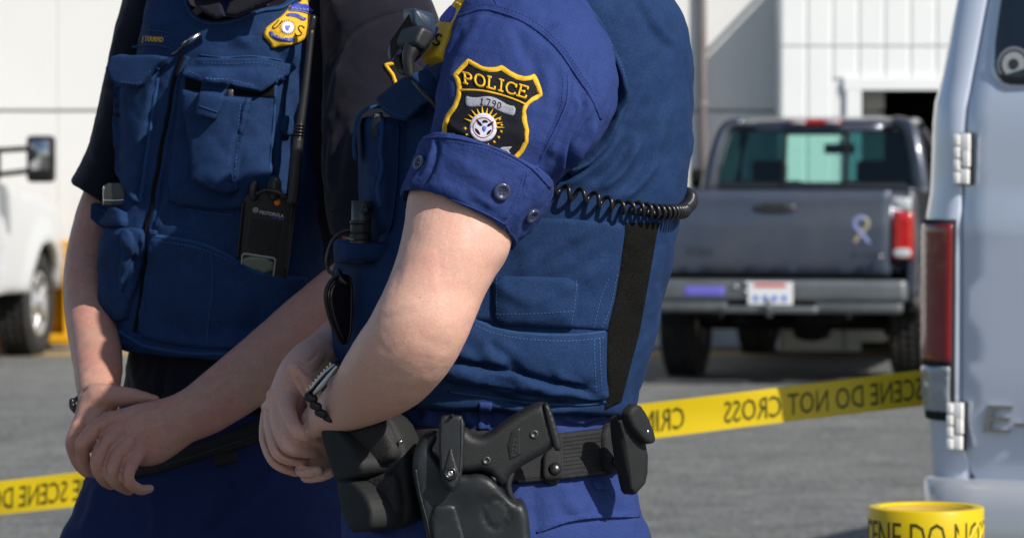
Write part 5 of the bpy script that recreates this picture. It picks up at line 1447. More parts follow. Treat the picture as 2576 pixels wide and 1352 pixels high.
VA_K = [(453, -140, 4.47, 770, -140, 4.36, .09), (413, -60, 4.46, 820, -60, 4.375, .115), (403, 0, 4.46, 838, 0, 4.375, .125), (394, 80, 4.462, 846, 80, 4.37, .132), (382, 140, 4.462, 846, 140, 4.37, .135), (362, 230, 4.46, 842, 230, 4.368, .136), (354, 330, 4.46, 838, 330, 4.368, .135), (344, 430, 4.458, 836, 430, 4.368, .134),
        (316, 520, 4.455, 836, 530, 4.368, .133), (284, 590, 4.455, 836, 600, 4.368, .133), (280, 660, 4.475, 836, 670, 4.368, .133), (280, 740, 4.47, 836, 740, 4.37, .133), (286, 805, 4.465, 834, 810, 4.375, .133), (304, 846, 4.46, 826, 850, 4.355, .133), (318, 862, 4.457, 815, 866, 4.36, .130), (330, 864, 4.455, 805, 864, 4.365, .12), (348, 850, 4.45, 790, 850, 4.37, .10)]
def vest_cut(V, Q): return inside(Q, np.array(neck_cut)) & (V[:, 1] < 4.47 + DOFF)
def hem_a(V):
    # hem dips towards the middle of the belly
    Q = proj(V); k = np.clip((Q[:, 1] - 760) / 100, 0, 1) * np.exp(-((Q[:, 0] - 520) / 170) ** 2) * (V[:, 1] < 4.42 + DOFF)
    V = V.copy(); V[:, 2] -= k * .014; return V
vest_a, VAV, VAF = cloth('vest', VA_K, M['vest'], pa, 220, 230, 2.5,
    [([(346, 40), (400, 60), (460, 40)], 16, .004, .4), ([(440, 170), (425, 300), (400, 420), (372, 560), (362, 680), (350, 800)], 9, -.004, -.4), ([(395, 420), (385, 480), (370, 545)], 14, .004, .6), ([(430, 470), (410, 530), (390, 580)], 12, .005, .6), ([(690, 60), (720, 110), (745, 160)], 16, .004, .5),
     ([(560, 60), (600, 90), (640, 110)], 20, .003, .4), ([(760, 200), (765, 330), (760, 470)], 16, .004, .4), ([(400, 610), (420, 700), (430, 800)], 22, .003, .3), ([(620, 720), (600, 800), (580, 870)], 20, .003, .3), ([(300, 590), (330, 605), (345, 640)], 9, .006, .7), ([(330, 620), (345, 680), (340, 740)], 8, -.005, .5)], 22, .0032, 8., cut=vest_cut, extra=hem_a)
SA.add(VAV, VAF)
# dark short sleeves
slA, V, F = cloth('sleeve', [(365, -110, 4.555, 470, -110, 4.555, .05), (322, -40, 4.545, 470, -30, 4.545, .075), (300, 40, 4.535, 440, 50, 4.535, .08), (285, 100, 4.530, 420, 110, 4.530, .08), (268, 180, 4.525, 400, 195, 4.525, .078), (246, 280, 4.520, 378, 305, 4.520, .076), (222, 370, 4.515, 358, 400, 4.515, .074), (196, 430, 4.510, 335, 480, 4.510, .072), (183, 457, 4.507, 310, 528, 4.507, .070), (189, 462, 4.507, 304, 526, 4.507, .064), (205, 430, 4.510, 318, 480, 4.510, .060)], M['black_shirt'], shirt_a, 90, 110, 2.2,
    [([(305, 60), (290, 110), (278, 170)], 10, .004, .7), ([(260, 200), (300, 240), (330, 300)], 14, .004, .5), ([(225, 380), (260, 400), (300, 400)], 12, .003, .5)], 25, .002, 6.)
slB, VSV, VSF = cloth('sleeve', [(770, -130, 4.36, 900, -130, 4.36, .05), (800, -60, 4.33, 1040, -70, 4.35, .078), (806, 20, 4.31, 1088, 10, 4.33, .082), (810, 110, 4.30, 1112, 110, 4.32, .084), (812, 220, 4.295, 1108, 220, 4.31, .084), (810, 330, 4.29, 1080, 340, 4.30, .082), (810, 430, 4.285, 1060, 450, 4.295, .08), (818, 520, 4.28, 1050, 545, 4.29, .078), (830, 580, 4.277, 1040, 615, 4.285, .076), (836, 590, 4.277, 1032, 618, 4.285, .070), (848, 560, 4.28, 1024, 590, 4.29, .066)], M['black_shirt'], shirt_a, 110, 130, 2.2,
    [([(1020, 30), (960, 45), (900, 75), (860, 120), (830, 180)], 4, -.0025, -.6), ([(830, 140), (815, 220), (812, 290)], 10, .006, .8), ([(860, 150), (835, 250), (815, 330)], 13, .005, .7), ([(840, 330), (830, 400), (828, 470)], 9, .004, .6), ([(900, 300), (880, 400), (870, 500)], 18, .004, .5), ([(960, 400), (930, 480), (900, 530)], 14, .003, .5)], 22, .0025, 3.)
SA.add(VSV, VSF)
mb = MB(); mb.add(*ribbon([(834, 524), (870, 535), (910, 542), (950, 548)], 5, Surf().add(VSV, VSF), .0012)); mb.build('sleeve_hem', M['black_shirt'], shirt_a)
stitch_part('stitching', [[(1020, 24), (960, 38), (900, 66), (860, 110)]], Surf().add(VSV, VSF), M['black_shirt'], shirt_a)
# collar
mb = MB()
mb.add(*loft([(470, -90, 4.36, 720, -90, 4.30, .07), (482, -30, 4.35, 690, -40, 4.29, .075), (500, 20, 4.345, 660, 10, 4.29, .07)], 60, 16, 2.0, False, False)); mb.build('collar_stand', M['black_shirt'], shirt_a)
cs = plane(4.262, 560, 0, -.00012, -.00015)
mb = MB(); mb.add(*patch([(476, -60), (530, -60), (565, 38), (545, 46), (512, 30), (490, 12)], cs, .003, 4, 8, rnd=0)); mb.add(*patch([(600, -60), (720, -60), (700, -6), (640, 22), (590, 42), (566, 40)], plane(4.255, 620, 0, -.0003, -.00015), .003, 4, 8, rnd=0)); mb.build('collar', M['black_shirt'], shirt_a)
mb = MB(); mb.add(*patch([(528, -60), (604, -60), (568, 40), (562, 42)], plane(4.285, 560, 0), .002, 3, 8, rnd=0)); mb.build('undershirt', M['ripstop'], shirt_a)

def vpart(name, poly, surf, h, bevel, m=None, step=7, **k):
    mb = MB(); mb.add(*patch(poly, surf, h, bevel, step, **k)); V, F = mb.arr(); o = mb.build(name, m or M['vest'], vest_a); surf.add(V, F); return o
def strip(name, pl, w, surf, h, m=None, par=None, **k):
    mb = MB(); mb.add(*ribbon(pl, w, surf, h, **k)); V, F = mb.arr(); o = mb.build(name, m or M['vest_edge'], par or vest_a); surf.add(V, F); return o
SVA = Surf().add(VAV, VAF)
strip('neck_binding', [(464, -25), (471, 14), (479, 33), (500, 51), (525, 60), (552, 60), (588, 54), (625, 40), (662, 27), (713, 18), (760, -15)], 9, SVA, .004)
# right chest pocket
vpart('chest_pocket', [(300, 190), (350, 200), (398, 168), (402, 182), (388, 250), (372, 340), (360, 430), (352, 508), (340, 512), (318, 470), (302, 430), (298, 300)], SVA, .010, 4, dome=.003, wob=.003, rnd=0)
B_, N_ = SVA(np.array([(380., 178.)])); fpl = plane(float(B_[0][1]) - DOFF - .013, 380, 178, -.00022)
mb = MB(); mb.add(*patch([(266, 172), (280, 142), (303, 136), (323, 139), (386, 138), (412, 143), (408, 152), (386, 174), (373, 192), (356, 213), (349, 219), (321, 217), (296, 214), (280, 204)], fpl, .0025, 3, 7, dome=.001, rnd=0, skirt=.012, wob=.0012)); V, F = mb.arr(); mb.build('pocket_flap', M['vest'], vest_a); SVA.add(V, F)
strip('pocket_edge', [(398, 170), (392, 230), (378, 330), (364, 430), (352, 510)], 9, SVA, .003)
# zipper
zl = [(461, 142), (447, 175), (433, 225), (426, 275), (416, 325), (409, 350), (401, 413), (388, 475), (381, 525), (368, 563), (363, 600), (368, 638), (366, 676), (356, 743), (346, 800), (340, 835)]
strip('zipper_flap', [(x + 11, y) for x, y in zl], 16, SVA, .004, M['vest'])
strip('zipper', zl, 9, SVA, .0035, M['velcro'])
mb = MB()
B, N = SVA(np.array([(508, 90), (495, 103), (480, 118), (462, 132), (450, 136)])); X = B + N * np.array((.010, .016, .018, .014, .010))[:, None]
mb.add(*tube(X[:3], [.0035, .004, .003], 8, 12)); mb.build('zipper_pull', M['steel'], vest_a)
mb = MB(); mb.add(*tube(X[1:], [.0042, .005, .0052, .0042], 8, 14, flat=.6)); mb.build('zipper_cord', M['gloss_black'], vest_a)
mb = MB(); mb.add(*tube([X[0] + N[0] * 0, X[1] + (0, 0, .002), X[2] + (0, 0, .003), X[3] + (.002, 0, .004)], .0013, 6, 20)); mb.build('pull_loop', M['white_print'], vest_a)
# left chest: back pocket, velcro, bellows pouch, flap, tab
vpart('bellows_panel', [(462, 180), (690, 180), (692, 240), (682, 350), (672, 505), (640, 522), (560, 528), (455, 518), (428, 503), (436, 400), (450, 300)], SVA, .011, 4, dome=.003, wob=.003, rnd=0)
vpart('velcro_patch', [(466, 186), (690, 196), (690, 246), (640, 243), (560, 236), (466, 224)], SVA, .0015, 3, M['velcro'], rnd=0)
vpart('bellows_pocket', [(472, 228), (505, 234), (560, 240), (633, 246), (622, 300), (607, 345), (592, 420), (588, 452), (598, 482), (575, 492), (538, 482), (496, 458), (489, 380), (480, 300)], SVA, .022, 5, dome=.004, wob=.003, rnd=0)
vpart('pocket_gusset', [(612, 246), (634, 247), (626, 310), (612, 370), (600, 440), (600, 480), (588, 480), (586, 430), (596, 350)], SVA, .004, 5, M['vest'], 5)
vpart('pocket_flap', [(462, 172), (506, 145), (586, 148), (661, 146), (711, 160), (734, 156), (739, 166), (721, 187), (688, 209), (656, 232), (636, 230), (596, 224), (565, 213), (521, 212), (466, 194)], SVA, .002, 3, lift=.011, dome=.0, wob=.0015, rnd=0)
vpart('flap_tab', [(519, 196), (583, 198), (564, 254), (557, 276), (544, 301), (520, 293), (496, 284), (508, 240)], SVA, .002, 3, lift=.009, dome=.0, rnd=0)
strip('tab_seam', [(502, 266), (530, 276), (553, 284)], 4, SVA, .0012)
mb = MB(); B, N = SVA(np.array([(581, 228), (580, 250)])); mb.add(*rbox((B[0] + B[1]) / 2 + N[0] * .004, (.008, .006, .013), .002, 2)); mb.build('metal_clip', M['grey_metal'], vest_a)
strip('pocket_edge', [(694, 205), (690, 300), (682, 400), (676, 505)], 8, SVA, .003)
strip('side_webbing', [(712, 190), (705, 290), (698, 400), (690, 500)], 22, SVA, .003, M['vest'])
vpart('cord_loop', [(704, 292), (732, 288), (735, 320), (728, 345), (702, 338)], SVA, .010, 6, step=5)
strip('yoke_seam', [(502, 138), (560, 144), (640, 142), (708, 152)], 5, SVA, .0015)
strip('panel_seam', [(470, 524), (520, 534), (590, 540)], 6, SVA, .002)
strip('name_seam', [(374, 76), (410, 80), (446, 88)], 5, SVA, .0018); strip('name_seam', [(334, 118), (380, 113), (428, 122)], 6, SVA, .002)
mb = MB()
mb.add(*text_geo('J TOURMO', SVA, (358, 104), (1, .055), (.10, -1), 19, .001, fit=52)); mb.build('name_lettering', M['gold'], vest_a)
# flashlight pouch at the left edge and lower pockets
vpart('pouch_band', [(241, 518), (258, 514), (318, 521), (325, 571), (300, 574), (240, 570)], SVA, .012, 6, step=5)
vpart('pouch_flap', [(258, 578), (300, 572), (345, 572), (366, 580), (368, 640), (352, 700), (330, 770), (318, 812), (258, 800)], SVA, .008, 5, dome=.003, wob=.003)
vpart('pleat', [(305, 580), (330, 575), (345, 620), (322, 680), (312, 740), (300, 720), (310, 640)], SVA, .007, 6, step=6, wob=.002)
vpart('front_pocket', [(378, 590), (411, 595), (486, 607), (550, 630), (608, 662), (648, 684), (700, 694), (772, 702), (768, 760), (735, 862), (600, 882), (470, 874), (400, 862), (352, 845), (350, 800), (366, 720), (372, 640)], SVA, .008, 5, dome=.006, wob=.002)
strip('pocket_edge', [(378, 590), (411, 595), (486, 607), (550, 630), (608, 662), (648, 684), (700, 694), (770, 702)], 10, SVA, .003)
vpart('pocket_tack', [(374, 575), (396, 578), (398, 590), (378, 596)], SVA, .004, 4, step=4)
strip('pocket_seam', [(530, 640), (535, 720), (525, 800), (520, 870)], 5, SVA, .0015)
strip('hem_binding', [(262, 806), (306, 838), (330, 852), (360, 868), (396, 876), (471, 888), (546, 890), (610, 886), (700, 872)], 10, Surf().add(VAV, VAF), .003)
stitch_part('stitching', [[(512, 158), (586, 160), (661, 158), (715, 172)], [(475, 180), (525, 198), (570, 200), (640, 216)], [(380, 604), (486, 620), (550, 642), (600, 666)], [(378, 178), (368, 200), (350, 209), (300, 204)], [(700, 190), (694, 300), (686, 400)], [(605, 262), (598, 350), (590, 440)]], SVA, M['stitch'], vest_a)

# trousers, belt and boots of A
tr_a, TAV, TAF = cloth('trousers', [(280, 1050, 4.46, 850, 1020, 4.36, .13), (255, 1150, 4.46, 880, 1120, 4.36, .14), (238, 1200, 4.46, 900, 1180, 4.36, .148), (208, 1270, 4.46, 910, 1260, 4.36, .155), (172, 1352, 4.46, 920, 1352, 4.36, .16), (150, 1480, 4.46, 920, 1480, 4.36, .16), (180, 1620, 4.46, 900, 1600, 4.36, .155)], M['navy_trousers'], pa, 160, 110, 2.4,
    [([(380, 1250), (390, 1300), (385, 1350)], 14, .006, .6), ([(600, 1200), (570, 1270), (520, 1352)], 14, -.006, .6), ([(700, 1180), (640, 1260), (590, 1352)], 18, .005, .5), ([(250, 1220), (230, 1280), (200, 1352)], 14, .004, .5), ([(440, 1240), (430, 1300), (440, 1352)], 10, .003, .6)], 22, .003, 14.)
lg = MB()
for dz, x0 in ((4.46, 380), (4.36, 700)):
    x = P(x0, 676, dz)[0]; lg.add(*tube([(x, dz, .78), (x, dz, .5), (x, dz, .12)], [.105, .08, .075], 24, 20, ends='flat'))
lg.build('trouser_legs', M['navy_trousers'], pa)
mb = MB()
for dz, x0 in ((4.46, 380), (4.36, 700)):
    x = P(x0, 676, dz)[0]; mb.add(*rbox((x - .02, dz - .06, .05), (.10, .30, .10), .045, 3)); mb.add(*tube([(x, dz, .06), (x, dz, .20)], .062, 16))
mb.build('boots', M['boot'], pa)
STA = Surf().add(TAV, TAF)
mb = MB(); mb.add(*patch([(262, 1150), (330, 1165), (480, 1120), (600, 1072), (720, 1030), (860, 990), (880, 1060), (740, 1090), (620, 1122), (500, 1158), (400, 1190), (320, 1206), (252, 1196)], STA, .006, 6, 9, rnd=0)); V, F = mb.arr(); STA.add(V, F); mb.build('belt', M['black_nylon'], pa)
mb = MB(); mb.add(*patch([(534, 1142), (596, 1128), (600, 1158), (566, 1170), (540, 1172)], STA, .005, 5, 5, rnd=0)); mb.build('belt_keeper', M['black_nylon'], pa)
mb = MB(); mb.add(*ribbon([(700, 1075), (600, 1110), (500, 1142), (420, 1168)], 8, STA, .003)); mb.build('belt_edge', M['black_leather'], pa)

DOFF = 0.0
# ------------------------------------------------------------------ badges, gear
def gthing(name, label, cat, px, py, d, group=None):
    return thing(name, label, cat, tuple(P(px, py, d)), group)
def piece(name, parent, m, *geos, smooth=True, flat=None):
    mb = MB()
    for V, F in geos: mb.add(V, F)
    return mb.build(name, m, parent, smooth, flat_angle=flat)
def strap3(pts, d, w, th=.0022, n=24):
    """a webbing strap following pixel points, its width running in depth"""
    q = curve2(pts, n); ds = np.full(n, d) if np.isscalar(d) else np.interp(np.linspace(0, 1, n), np.linspace(0, 1, len(d)), d)
    t = np.gradient(q, axis=0); t /= np.linalg.norm(t, axis=1)[:, None]; nr = np.stack([-t[:, 1], t[:, 0]], -1)
    V = []
    for i in range(n):
        for a, s in ((-1, 1), (1, 1), (1, -1), (-1, -1)):
            p = q[i] + nr[i] * s * th * FPX / d if np.isscalar(d) else q[i] + nr[i] * s * th * FPX / ds[i]
            V.append(P(p[0], p[1], ds[i] + a * w / 2))
    return np.array(V), ring_faces(n, 4)
def grow(surf, k):
    def f(Q):
        B, N = surf(Q); return B + N * k, N
    return f
C5 = lambda x, y: (628 + x * .119, y * .119)
bo = [C5(*p) for p in ((1060, 45), (960, 85), (830, 130), (800, 200), (640, 370), (480, 490), (340, 590), (290, 700), (300, 780), (380, 860), (450, 940), (462, 1000), (520, 1020), (620, 985), (880, 960), (1020, 900), (1130, 830), (1190, 760), (1240, 680), (1250, 560), (1265, 400), (1275, 320), (1440, 320), (1530, 285), (1525, 200), (1545, 110), (1590, 0), (1620, -140), (1400, -330), (1150, -180))]
mb = MB(); mb.add(*patch(bo, SVA, .0035, 6, 6, rnd=0, lift=.003)); V, F = mb.arr(); bdg = mb.build('badge', M['gold'], vest_a); SVA.add(V, F)
def bsub(name, poly, m, h=.0012, par=vest_a, surf=SVA, step=4, bev=2.5, rnd=1):
    mb = MB(); mb.add(*patch(poly, surf, h, bev, step, rnd=rnd)); V, F = mb.arr(); o = mb.build(name, m, par); surf.add(V, F); return o
bsub('badge_band', [C5(*p) for p in ((1050, 60), (1090, 85), (1200, 80), (1260, 130), (1330, 150), (1430, 130), (1470, 230), (1430, 300), (1280, 320), (1120, 260), (960, 240), (810, 235), (860, 120), (980, 65))], M['blue_thread'])
mb = MB()
for k in range(7):
    x = 880 + k * 82; mb.add(*ribbon([C5(x, 150 + k * 8), C5(x + 30, 190 + k * 9), C5(x + 55, 165 + k * 10)], 2.6, SVA, .0008, 3))
mb.add(*ribbon([C5(820, 225), C5(980, 225), C5(1130, 245), C5(1290, 305)], 2.2, SVA, .0009, 4)); mb.build('band_embroidery', M['silver_thread'], vest_a)
bsub('badge_scroll', [C5(*p) for p in ((750, 340), (790, 280), (900, 275), (1010, 285), (1080, 330), (1150, 370), (1215, 380), (1150, 460), (1060, 420), (990, 370), (900, 350))], M['blue_thread'])
bsub('badge_scroll', [C5(*p) for p in ((390, 690), (440, 650), (490, 670), (520, 730), (620, 790), (760, 810), (930, 790), (960, 850), (890, 910), (740, 890), (580, 860), (440, 790))], M['blue_thread'])
mb = MB(); mb.add(*text_geo('POLICE', SVA, C5(455, 765), (.93, .25), (.25, -.95), 9.5, .0008, fit=52)); mb.build('badge_lettering', M['silver_thread'], vest_a, smooth=False); mb = MB(); mb.add(*text_geo('OFFICER', SVA, C5(775, 340), (.95, .20), (.20, -.95), 7.5, .0008, fit=46)); mb.build('badge_lettering', M['silver_thread'], vest_a, smooth=False)
bc = np.array(C5(800, 590))
mb = MB()
for k in range(22):
    a = 2 * math.pi * k / 22; u = np.array((math.cos(a), math.sin(a) * .95)); mb.add(*ribbon([bc + u * 17, bc + u * (22 if 6 < k < 21 and k % 2 else 20.5)], 2.2, SVA, .0009, 3, smooth=False))
mb.build('badge_beads', M['patch_black'], vest_a)
bsub('badge_seal', [bc + np.array((16.5 * math.cos(t) + 3 * math.sin(t), 15.5 * math.sin(t) - 3 * math.cos(t))) for t in np.linspace(0, 2 * math.pi, 24)[:-1]], M['white_thread'], .0018, rnd=0)
bsub('seal_eagle', [bc + np.array(p) for p in ((-7, -4), (-2, -7), (1, -4), (5, -8), (8, -3), (3, 1), (4, 6), (-1, 8), (-5, 4))], M['blue_print'], .0008, step=3, bev=1.5)
def strokes_on(name, lines, w, surf, m, par, h=.001):
    mb = MB()
    for l in lines: mb.add(*ribbon(l, w, surf, h, 3, smooth=len(l) > 3))
    return mb.build(name, m, par)
strokes_on('badge_letter', [[C5(*p) for p in ((620, 430), (560, 500), (490, 570), (500, 600), (560, 590), (630, 510), (690, 440))]], 3.2, SVA, M['patch_black'], vest_a)
strokes_on('badge_letter', [[C5(*p) for p in ((1150, 600), (1120, 560), (1060, 550), (1025, 590), (1050, 650), (1095, 700), (1080, 740), (1030, 760), (960, 730), (955, 700))]], 3.6, SVA, M['patch_black'], vest_a)
mb = MB()
for a in ((1150, -60), (1250, -100), (1350, -40), (1250, 20), (1400, 60), (1470, 0)): mb.add(*ribbon([C5(a[0], a[1]), C5(a[0] + 45, a[1] + 50), C5(a[0] + 80, a[1] + 30)], 3, SVA, .0014, 3))
mb.build('badge_eagle', M['gold'], vest_a)

# badge of B, seen almost edge-on along the chest
ub = np.array((.835, .55))
def bB(off=0.0):
    f = plane(3.842 - off, 1122, 82, -.0019 * ub[0], -.0019 * ub[1]); return f
bpB = [(1190, -30), (1182, 0), (1166, 31), (1163, 46), (1136, 68), (1124, 102), (1112, 130), (1101, 142), (1078, 150), (1068, 156), (1065, 150), (1076, 116), (1087, 84), (1106, 57), (1128, 29), (1150, 0), (1160, -30)]
piece('badge', vest_b, M['gold'], patch(bpB, bB(), .003, 3, 4, rnd=0, skirt=.010))
def C4(x, y): return (950 + x * .1965, y * .1965)
piece('badge_band', vest_b, M['blue_thread'], patch([C4(*p) for p in ((800, 290), (860, 200), (990, 60), (1035, 130), (1010, 220), (960, 310), (930, 300))], grow(bB(), .0032), .001, 2, 3, rnd=1, skirt=.002))
piece('badge_scroll', vest_b, M['blue_thread'], patch([C4(*p) for p in ((730, 430), (790, 350), (810, 380), (770, 470), (740, 540), (715, 530))], grow(bB(), .0032), .001, 2, 3, rnd=1, skirt=.002))
piece('badge_letter', vest_b, M['patch_black'], ribbon([C4(*p) for p in ((850, 490), (830, 460), (790, 480), (785, 530), (825, 560), (800, 600), (750, 590), (745, 570))], 3.2, grow(bB(), .0040), .001, 3))
piece('badge_eagle', vest_b, M['gold'], ribbon([C4(*p) for p in ((1010, 120), (1050, 60), (1080, 100), (1110, 40), (1150, 10))], 5, grow(bB(), .0040), .0015, 3))
SVBx = Surf().add(VBV, VBF)

# ---- front pockets of B's vest (chest faces left)
def lf(keys, **k): return loft(keys, k.pop('nu', 48), k.pop('nv', 40), k.pop('e', 3.0))
def bl(name, geo, m=None, par=None):
    mb = MB(); mb.add(*geo); V, F = mb.arr(); o = mb.build(name, m or M['vest'], par or vest_b); SB.add(V, F); return o
V, F = lf([(913, 296, 3.925, 1040, 300, 3.94, .045), (908, 312, 3.925, 1050, 320, 3.94, .055), (912, 400, 3.925, 1060, 400, 3.94, .06), (914, 490, 3.925, 1060, 500, 3.94, .06), (924, 560, 3.925, 1060, 560, 3.94, .055), (950, 605, 3.925, 1060, 600, 3.94, .045), (985, 640, 3.925, 1060, 630, 3.94, .03)], nv=60, e=3.5)
V = sculpt(V, F, [([(950, 310), (955, 400), (945, 470)], 7, .005, .7), ([(985, 330), (985, 450), (980, 560)], 12, -.004, .5)], 25, .002, 3.)
bl('chest_pouch', (V, F))
bl('pouch_strap', strap3([(893, 402), (890, 370), (894, 320), (903, 292), (925, 273), (955, 268), (985, 274)], 3.915, .036), M['vest_edge'])
bl('pouch_edge', ribbon([(962, 298), (961, 340), (957, 380), (962, 420), (952, 470), (958, 520)], 13, SB, .003), M['vest_edge'])
bl('pouch_seam', ribbon([(1002, 320), (1000, 420), (994, 500), (985, 560), (968, 612)], 8, SB, .004), M['vest'])
bl('pocket_flap', patch([(945, 247), (985, 215), (1012, 196), (1040, 184), (1062, 205), (1090, 250), (1064, 264), (1040, 290), (1024, 305), (992, 297), (962, 276)], plane(3.842, 1010, 250, -.0005, .0002), .003, 4, 6, rnd=0, skirt=.02, wob=.002))
bl('flap_seam', ribbon([(962, 268), (994, 287), (1022, 294), (1040, 278)], 3, plane(3.8355, 1010, 250, -.0005, .0002), .001), M['vest_edge'])
V, F = lf([(872, 640, 3.93, 1010, 640, 3.96, .05), (872, 700, 3.93, 1010, 700, 3.96, .07), (872, 800, 3.93, 1010, 800, 3.96, .075), (874, 870, 3.93, 1010, 870, 3.96, .07), (890, 930, 3.93, 1010, 930, 3.96, .05)], nv=50, e=3.5)
bl('front_panel', (sculpt(V, F, [], 20, .003, 7.), F))
V, F = lf([(848, 606, 3.905, 985, 606, 3.92, .038), (846, 612, 3.905, 985, 612, 3.92, .042), (847, 650, 3.905, 985, 650, 3.92, .042), (850, 660, 3.905, 985, 658, 3.92, .038)], nv=16, e=4)
bl('band', (V, F))
mk = gthing('marker_pen', 'dark marker pen with a white letter tucked in the tall chest pouch', 'pen', 948, 300, 3.89)
piece('barrel', mk, M['gloss_black'], prism([(936, 284), (962, 282), (962, 345), (936, 345)], plane(3.878, 948, 300), .012, .002))
piece('letter', mk, M['white_print'], text_geo('R', plane(3.8775, 948, 292), (942, 286), (0, 1), (1, .05), 17, .0004), smooth=False)
fl = gthing('flashlight', 'worn dark flashlight standing in the front band of the vest, above the sunglasses', 'flashlight', 908, 640, 3.885)
piece('body', fl, M['grey_dark'] if 'grey_dark' in M else mat('worn_black_metal', (.035, .032, .030), .4, .5, grain=(300, .4)), tube([P(906, 660, 3.885), P(907, 606, 3.885), P(908, 600, 3.885), P(909, 556, 3.885), P(910, 505, 3.885)], [.0125, .0125, .0117, .0118, .0118], 20, None, 'flat'))
piece('ring', fl, M['black_plastic'], *[tube([P(907, y0, 3.885), P(907, y1, 3.885)], r, 22, 4, 'flat') for y0, y1, r in ((604, 590, .0130), (588, 562, .0122), (562, 554, .0128), (606, 600, .0118))])
piece('switch', fl, M['gloss_black'], tube([P(920, 528, 3.874), P(920, 528, 3.871)], .005, 14, 4, 'flat'))
piece('bezel', fl, M['grey_metal'], tube([P(906, 606, 3.885), P(906, 598, 3.885)], .0127, 22, 4, 'flat'))
sg = gthing('sunglasses', 'black sunglasses hanging folded at the front of the vest', 'sunglasses', 850, 780, 3.90)
piece('temple', sg, M['gloss_black'], tube([P(*p) for p in ((890, 578, 3.90), (862, 583, 3.90), (840, 600, 3.90), (826, 632, 3.90), (822, 664, 3.90), (830, 684, 3.90), (848, 690, 3.90), (860, 700, 3.90))], .0022, 10, 40))
lp_ = [(832, 704), (850, 694), (868, 690), (884, 700), (884, 780), (880, 850), (866, 868), (850, 850), (834, 812), (822, 770), (818, 735)]
piece('lens', sg, M['lens'], patch(lp_, plane(3.892, 850, 780, .0004), .004, 12, 6, rnd=1, skirt=.004))
piece('frame', sg, M['gloss_black'], ribbon(chaikin(lp_, 2), 6, plane(3.889, 850, 780, .0004), .002, 4, closed=True))
piece('bridge', sg, M['gloss_black'], tube([P(852, 684, 3.897), P(856, 700, 3.892), P(870, 712, 3.89)], [.004, .005, .003], 10, 10))

# ---- shoulder microphone and coiled cord
mic = gthing('shoulder_microphone', 'black shoulder microphone clipped to the chest with a ribbed speaker grille', 'microphone', 1030, 120, 3.85)
M['mic_blue'] = mat('navy_black_plastic', (.022, .038, .07), .38, .5, bump=(900, .2, .0004))
gpl = plane(3.838, 1030, 80, -.0005, -.0001)
piece('grille', mic, M['mic_blue'], prism(chaikin([(1036, 20), (1046, 24), (1052, 62), (1042, 92), (1018, 128), (986, 158), (976, 152), (972, 134), (979, 106), (1008, 62)], 1), gpl, .030, .003))
mb = MB()
for k in range(8):
    t = k / 7; mb.add(*ribbon([(1034 + 8 * t, 32 + 36 * t), (981 + 3 * t, 108 + 40 * t)], 2.6, lambda Q: (gpl(Q)[0] + gpl(Q)[1] * .0002, gpl(Q)[1]), .0012, 6, smooth=False))
tag(mb.build('grille_rib', M['black_plastic'], mic), kind='stuff')
piece('housing', mic, M['mic_blue'], prism(chaikin([(1040, 22), (1048, 20), (1086, 44), (1090, 56), (1088, 84), (1060, 78), (1043, 66)], 1), plane(3.832, 1060, 60, .0002), .035, .003))
piece('talk_button', mic, M['black_leather'], patch([(1052, 62), (1072, 70), (1090, 82), (1087, 98), (1075, 116), (1060, 130), (1048, 126), (1032, 110), (1036, 92)], plane(3.822, 1060, 100, .0003), .008, 10, 5, rnd=1, skirt=.03))
piece('strain_relief', mic, M['black_plastic'], tube([P(1046, 112, 3.826), P(1034, 130, 3.822), P(1028, 152, 3.819), P(1032, 189, 3.817)], [pxr(24, 3.83), pxr(21, 3.83), pxr(16, 3.83), pxr(11, 3.83)], 18, 24))
piece('clip', mic, M['black_plastic'], tube([P(1000, 150, 3.84), P(1010, 172, 3.84), P(1020, 182, 3.83)], [.006, .006, .004], 10, 8))
crd = gthing('coiled_cord', 'black coiled radio cord running under the arm and round the back of the vest', 'cord', 1550, 510, 3.82)
piece('lead', crd, M['gloss_black'], tube([P(1031, 188, 3.822), P(1042, 206, 3.815), P(1062, 230, 3.80), (P(1092, 262, 3.79)), P(1120, 300, 3.80), P(1160, 400, 3.86)], .0026, 10, 40))
cp = [(1392, 470), (1430, 482), (1470, 492), (1510, 503), (1550, 513), (1590, 520), (1630, 526), (1665, 530), (1695, 531)]
B, N = SVBx(np.array(cp, float)); pts = [b + n * .0115 for b, n in zip(B, N)]
dlast = pts[-1][1]
pts += [P(1720, 527, dlast + .012), P(1734, 514, dlast + .035), P(1738, 500, dlast + .06), P(1730, 490, dlast + .085), P(1712, 486, dlast + .11), P(1680, 485, dlast + .13)]
pth = curve2(np.array(pts), 400); sl_ = np.concatenate([[0], np.cumsum(np.linalg.norm(np.diff(pth, axis=0), axis=1))])
ns = 2600; ss = np.linspace(0, sl_[-1], ns); X = np.stack([np.interp(ss, sl_, pth[:, k]) for k in range(3)], -1)
pit = np.interp(ss / sl_[-1], (0, .12, .3, .42, .6, 1), (.0180, .017, .0135, .0090, .0064, .0062)); ph = np.cumsum(2 * math.pi / pit) * (ss[1] - ss[0])
T = np.gradient(X, axis=0); T /= np.linalg.norm(T, axis=1)[:, None]; n1 = np.cross(T, (0, 0, 1.0)); n1 /= np.linalg.norm(n1, axis=1)[:, None]; n2 = np.cross(T, n1)
HX = X + .0064 * (np.cos(ph)[:, None] * n1 + np.sin(ph)[:, None] * n2)
piece('coil', crd, M['gloss_black'], tube(HX, .0026, 8))

